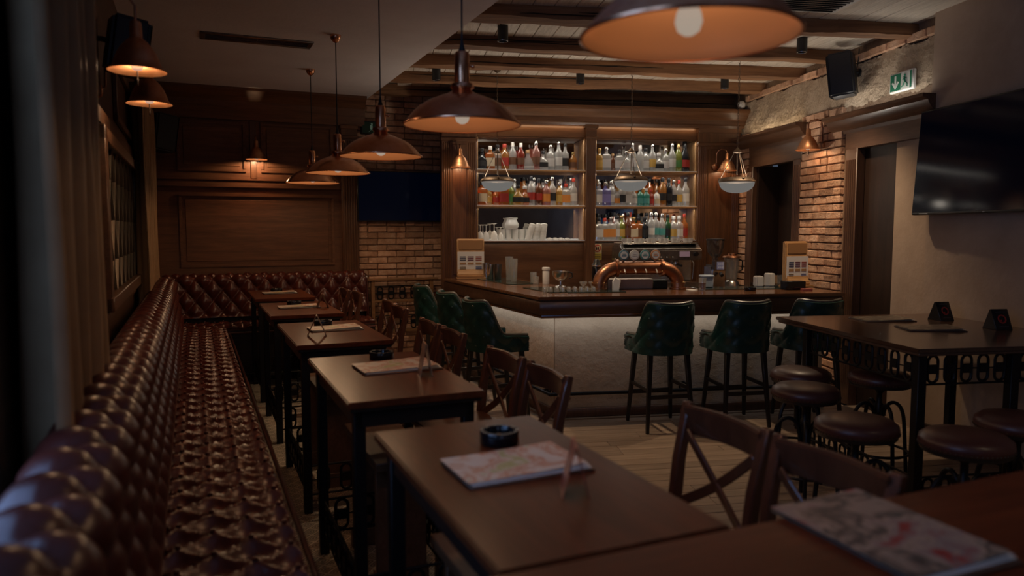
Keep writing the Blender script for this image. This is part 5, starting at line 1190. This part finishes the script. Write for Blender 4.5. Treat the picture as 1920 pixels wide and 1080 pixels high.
M().box(-.03, .0, -.054, -.052, -.02, .03).beam((-.015, -.053, -.02), (-.045, -.053, -.05), .003, .016, (0, 1, 0)).beam((-.015, -.053, -.02), (.02, -.053, -.045), .003, .016, (0, 1, 0)).ball((-.01, -.053, .045), .012, 8, 6).build('running_figure', emis('exit_figure_glow', (.05, .8, .5), .25), ex, smooth=0)
cc = thing('security_camera', 'small white dome camera in the corner above the back bar', 'camera', fR(4.27, 8.72, 3.235), RA - pi / 4)
M().tube([(.02, .06, .02), (0, 0, .0)], .014, 8).build('mount', WHITE, cc); M().ball((0, -.02, 0), .05, 16, 10).build('dome', WHITE, cc); M().lathe([(.03, 0), (.026, .012)], 14, m=Matrix.Translation((0, -.062, 0)) @ Matrix.Rotation(pi / 2, 4, 'X')).build('lens_plate', WHITE, cc)
for x in (-.012, .012): M().ball((x, -.074, .004), .008, 8, 6).build('lens', BLACKP, cc)
so = thing('wall_socket', 'black socket plate low on the near plaster wall', 'socket', fR(4.30, 3.95, .36), RA - pi / 2)
M().box(-.14, .14, -.03, 0, -.09, .09).build('plate', BLACKP, so, bevel=.006)
for x in (-.07, .07): M().lathe([(.035, 0), (.03, .008)], 16, m=Matrix.Translation((x, -.03, 0)) @ Matrix.Rotation(pi / 2, 4, 'X')).build('outlet', GLOSSB, so)
# ================================================================ curtains
def curtain(u0, u1, v0, amp, waves, z0, z1, label, mat, ph=0.0):
    t = thing('curtain', label, 'curtain', (0, 0, 0), BA)
    n = int(waves * 14); zs = 14; m = M()
    def f(i, j, off):
        a = i / n; u = u0 + (u1 - u0) * a; z = z0 + (z1 - z0) * j / zs
        sw = 1 + .12 * sin(j * .5 + a * 9); return (v0 + off + amp * sw * (sin(2 * pi * waves * a + ph) + .35 * sin(4 * pi * waves * a + 1.3)), u + .012 * sin(j * .45 + i * .3), z)
    for off in (0, .006):
        k = len(m.v)
        m.v += [f(i, j, off) for i in range(n + 1) for j in range(zs + 1)]
        for i in range(n):
            for j in range(zs):
                q = [k + i * (zs + 1) + j, k + (i + 1) * (zs + 1) + j, k + (i + 1) * (zs + 1) + j + 1, k + i * (zs + 1) + j + 1]; m.f.append(q if off else q[::-1])
    m.build('cloth', mat, t, smooth=80, recalc=False)
    M().tube([(v0, u0 - .08, z1 + .01), (v0, u1 + .08, z1 + .01)], .014, 8).build('curtain_rod', BLACKP, t); return t
curtain(2.16, 3.25, VW + .10, .06, 4.5, .95, 3.12, 'brown pleated curtain beside the near window', CURT)
curtain(6.72, 8.75, VW + .075, .04, 11, .95, 2.9, 'brown pleated curtain by the end bench', CURT, .7)
curtain(-.55, .12, VW + .085, .04, 4, .95, 3.12, 'brown curtain on the far side of the near window', CURT, .7)
# ================================================================ table-top things
def print_mat(name, stops, scale, seed):
    m, nt, p = base(name); tc = N(nt, 'TexCoord'); mp = N(nt, 'Mapping'); mp.inputs['Location'].default_value = (seed, seed * .7, 0); nt.links.new(tc.outputs['Object'], mp.inputs['Vector'])
    n = noise(nt, mp.outputs[0], scale, 4, .6, .8); nt.links.new(ramp(nt, n, stops), p.inputs['Base Color']); setp(p, Roughness=.35); return m
PR1 = print_mat('menu_print_food', [(.30, (.62, .58, .50)), (.46, (.60, .50, .40)), (.52, (.45, .16, .07)), (.57, (.58, .50, .42)), (.64, (.34, .34, .10)), (.75, (.62, .58, .52))], 9, 2.3)
PR2 = print_mat('menu_print_red', [(.36, (.26, .21, .16)), (.44, (.04, .035, .035)), (.50, (.30, .24, .18)), (.55, (.20, .16, .15)), (.60, (.24, .03, .03))], 6, 5.4)
PR3 = print_mat('menu_print_dark', [(.35, (.22, .17, .12)), (.5, (.07, .045, .03)), (.65, (.30, .24, .17))], 12, 8.0)
def menu(loc, rz, label, w=.36, d=.27, pm_=PR1, sheets=3):
    t = thing('folded_menu', label, 'menu', loc, rz, 'menus on the tables')
    M().box(-w / 2, w / 2, -d / 2, d / 2, 0, .006).build('back_cover', plain('menu_cover', (.09, .05, .035), .5), t, bevel=.002)
    for k in range(sheets):
        a = .012 * k
        m = M(); m.grid(lambda x, y: ((x - .5) * w * .96 - .005 * k, (y - .5) * d * .95 + .004 * k, .0075 + .003 * k + .010 * (x ** 2) * (k + 1) / sheets), 10, 2); m.build('page', pm_ if k == sheets - 1 else PAPER, t, recalc=False)
    return t
ZTB = 1.03
def tmenu(v, u, rz, label, **k): return menu(fB(v, u, ZTB), BA + rz, label, **k)
tmenu(.82, 1.86, .02, 'bright folded food menu on the nearest bench table', w=.37, d=.24)
tmenu(.89, 3.46, .04, 'open menu on the second nearest bench table', w=.38, d=.27)
tmenu(.86, 4.98, .03, 'pale folded menu on the third nearest bench table', w=.34, d=.22)
tmenu(.82, 6.50, -.02, 'pale folded menu on the fourth nearest bench table', w=.34, d=.2)
tmenu(.82, 8.02, .02, 'pale folded menu on the farthest bench table', w=.34, d=.2)
tmenu(1.375, 1.11, -.03, 'red and grey magazine on the blurred foreground table', w=.28, d=.41, pm_=PR2)
menu(fR(3.56, 4.93, ZTB), RA - .1, 'thin dark menu at the far end of the high table', .38, .26, PR3, 2)
menu(fR(3.55, 4.42, ZTB), RA - .25, 'thin dark menu in the middle of the high table', .36, .26, PR3, 2)
for v_, u_, lb in ((.865, 2.10, 'black ashtray on the nearest bench table'), (.875, 3.72, 'black ashtray on the second nearest bench table'), (.81, 5.17, 'black ashtray on the third nearest bench table'), (.80, 6.68, 'black ashtray on the fourth nearest bench table'), (.80, 8.18, 'black ashtray on the farthest bench table')):
    ashtray(fB(v_, u_, ZTB), lb)
def tent(loc, rz, label, w, h, mat, spread=.05):
    t = thing('tent_card', label, 'table card', loc, rz, 'tent cards on the tables')
    for s in (-1, 1):
        M().hexa([(-w / 2, s * spread, 0), (w / 2, s * spread, 0), (w / 2, s * (spread - .003), 0), (-w / 2, s * (spread - .003), 0), (-w / 2, s * .0032, h), (w / 2, s * .0032, h), (w / 2, 0, h), (-w / 2, 0, h)]).build('panel', mat, t, smooth=0)
    return t
CARD1 = print_mat('card_print_red', [(.35, (.10, .02, .015)), (.5, (.30, .06, .03)), (.6, (.45, .12, .05))], 14, 1.0)
tent(fB(.875, 1.62, ZTB), BA + pi / 2 - .42, 'red folded tent card on the nearest bench table', .10, .13, CARD1, .035)
tent(fB(.965, 3.24, ZTB), BA + pi / 2 - .16, 'amber-edged tent card on the second nearest bench table', .11, .15, print_mat('card_print_amber', [(.4, (.24, .10, .04)), (.6, (.36, .20, .10))], 10, 3.0), .03)
tent(fB(.70, 4.72, ZTB), BA + pi / 2 - .15, 'wooden A-frame card on the third nearest bench table', .10, .13, plain('card_wood', (.16, .08, .04), .4), .06)
tent(fB(1.0, 6.40, ZTB), BA + pi / 2, 'thin tent card on the fourth nearest bench table', .09, .12, plain('card_dark', (.12, .06, .04), .4))
def prism_card(loc, rz, label):
    t = thing('black_prism_card', label, 'table card', loc, rz, 'black cards on the high table'); w, h, s = .062, .135, .062
    M().extr([(-s, 0), (s, 0), (.006, h), (-.006, h)], 'x', -w, w).build('block', plain('card_black', (.010, .009, .010), .35), t, bevel=.002)
    sl = math.atan2(s - .006, h); m4_ = Matrix.Translation((0, -.034, h * .52)) @ Matrix.Rotation(-sl, 4, 'X') @ Matrix.Rotation(pi / 2, 4, 'X')
    RED = plain('ring_red', (.42, .035, .03), .5, emit=(.5, .03, .02), es=.02)
    M().lathe([(.022, .0), (.022, .0025), (.031, .0025), (.031, 0)], 28, m=m4_, cap=False).build('red_ring', RED, t)
    m = M().box(-.004, .004, -.030, -.008, .0, .0025); m.v = [tuple(m4_ @ Matrix.Rotation(-.7, 4, 'Z') @ Vector(p)) for p in m.v]; m.build('red_stroke', RED, t, smooth=0)
    for k, zz in enumerate((-.052, .050)):
        m = M().box(-.035, .035, zz - .002, zz + .002, 0, .002); m.v = [tuple(m4_ @ Vector(p)) for p in m.v]; m.build('print_line', plain('print_grey', (.10, .09, .09), .5), t, smooth=0)
    return t
prism_card(fR(3.99, 4.86, ZTB), RA + .12, 'black table card with red ring, farther of two on the high table')
prism_card(fR(4.01, 4.36, ZTB), RA - .02, 'black table card with red ring, nearer of two on the high table')
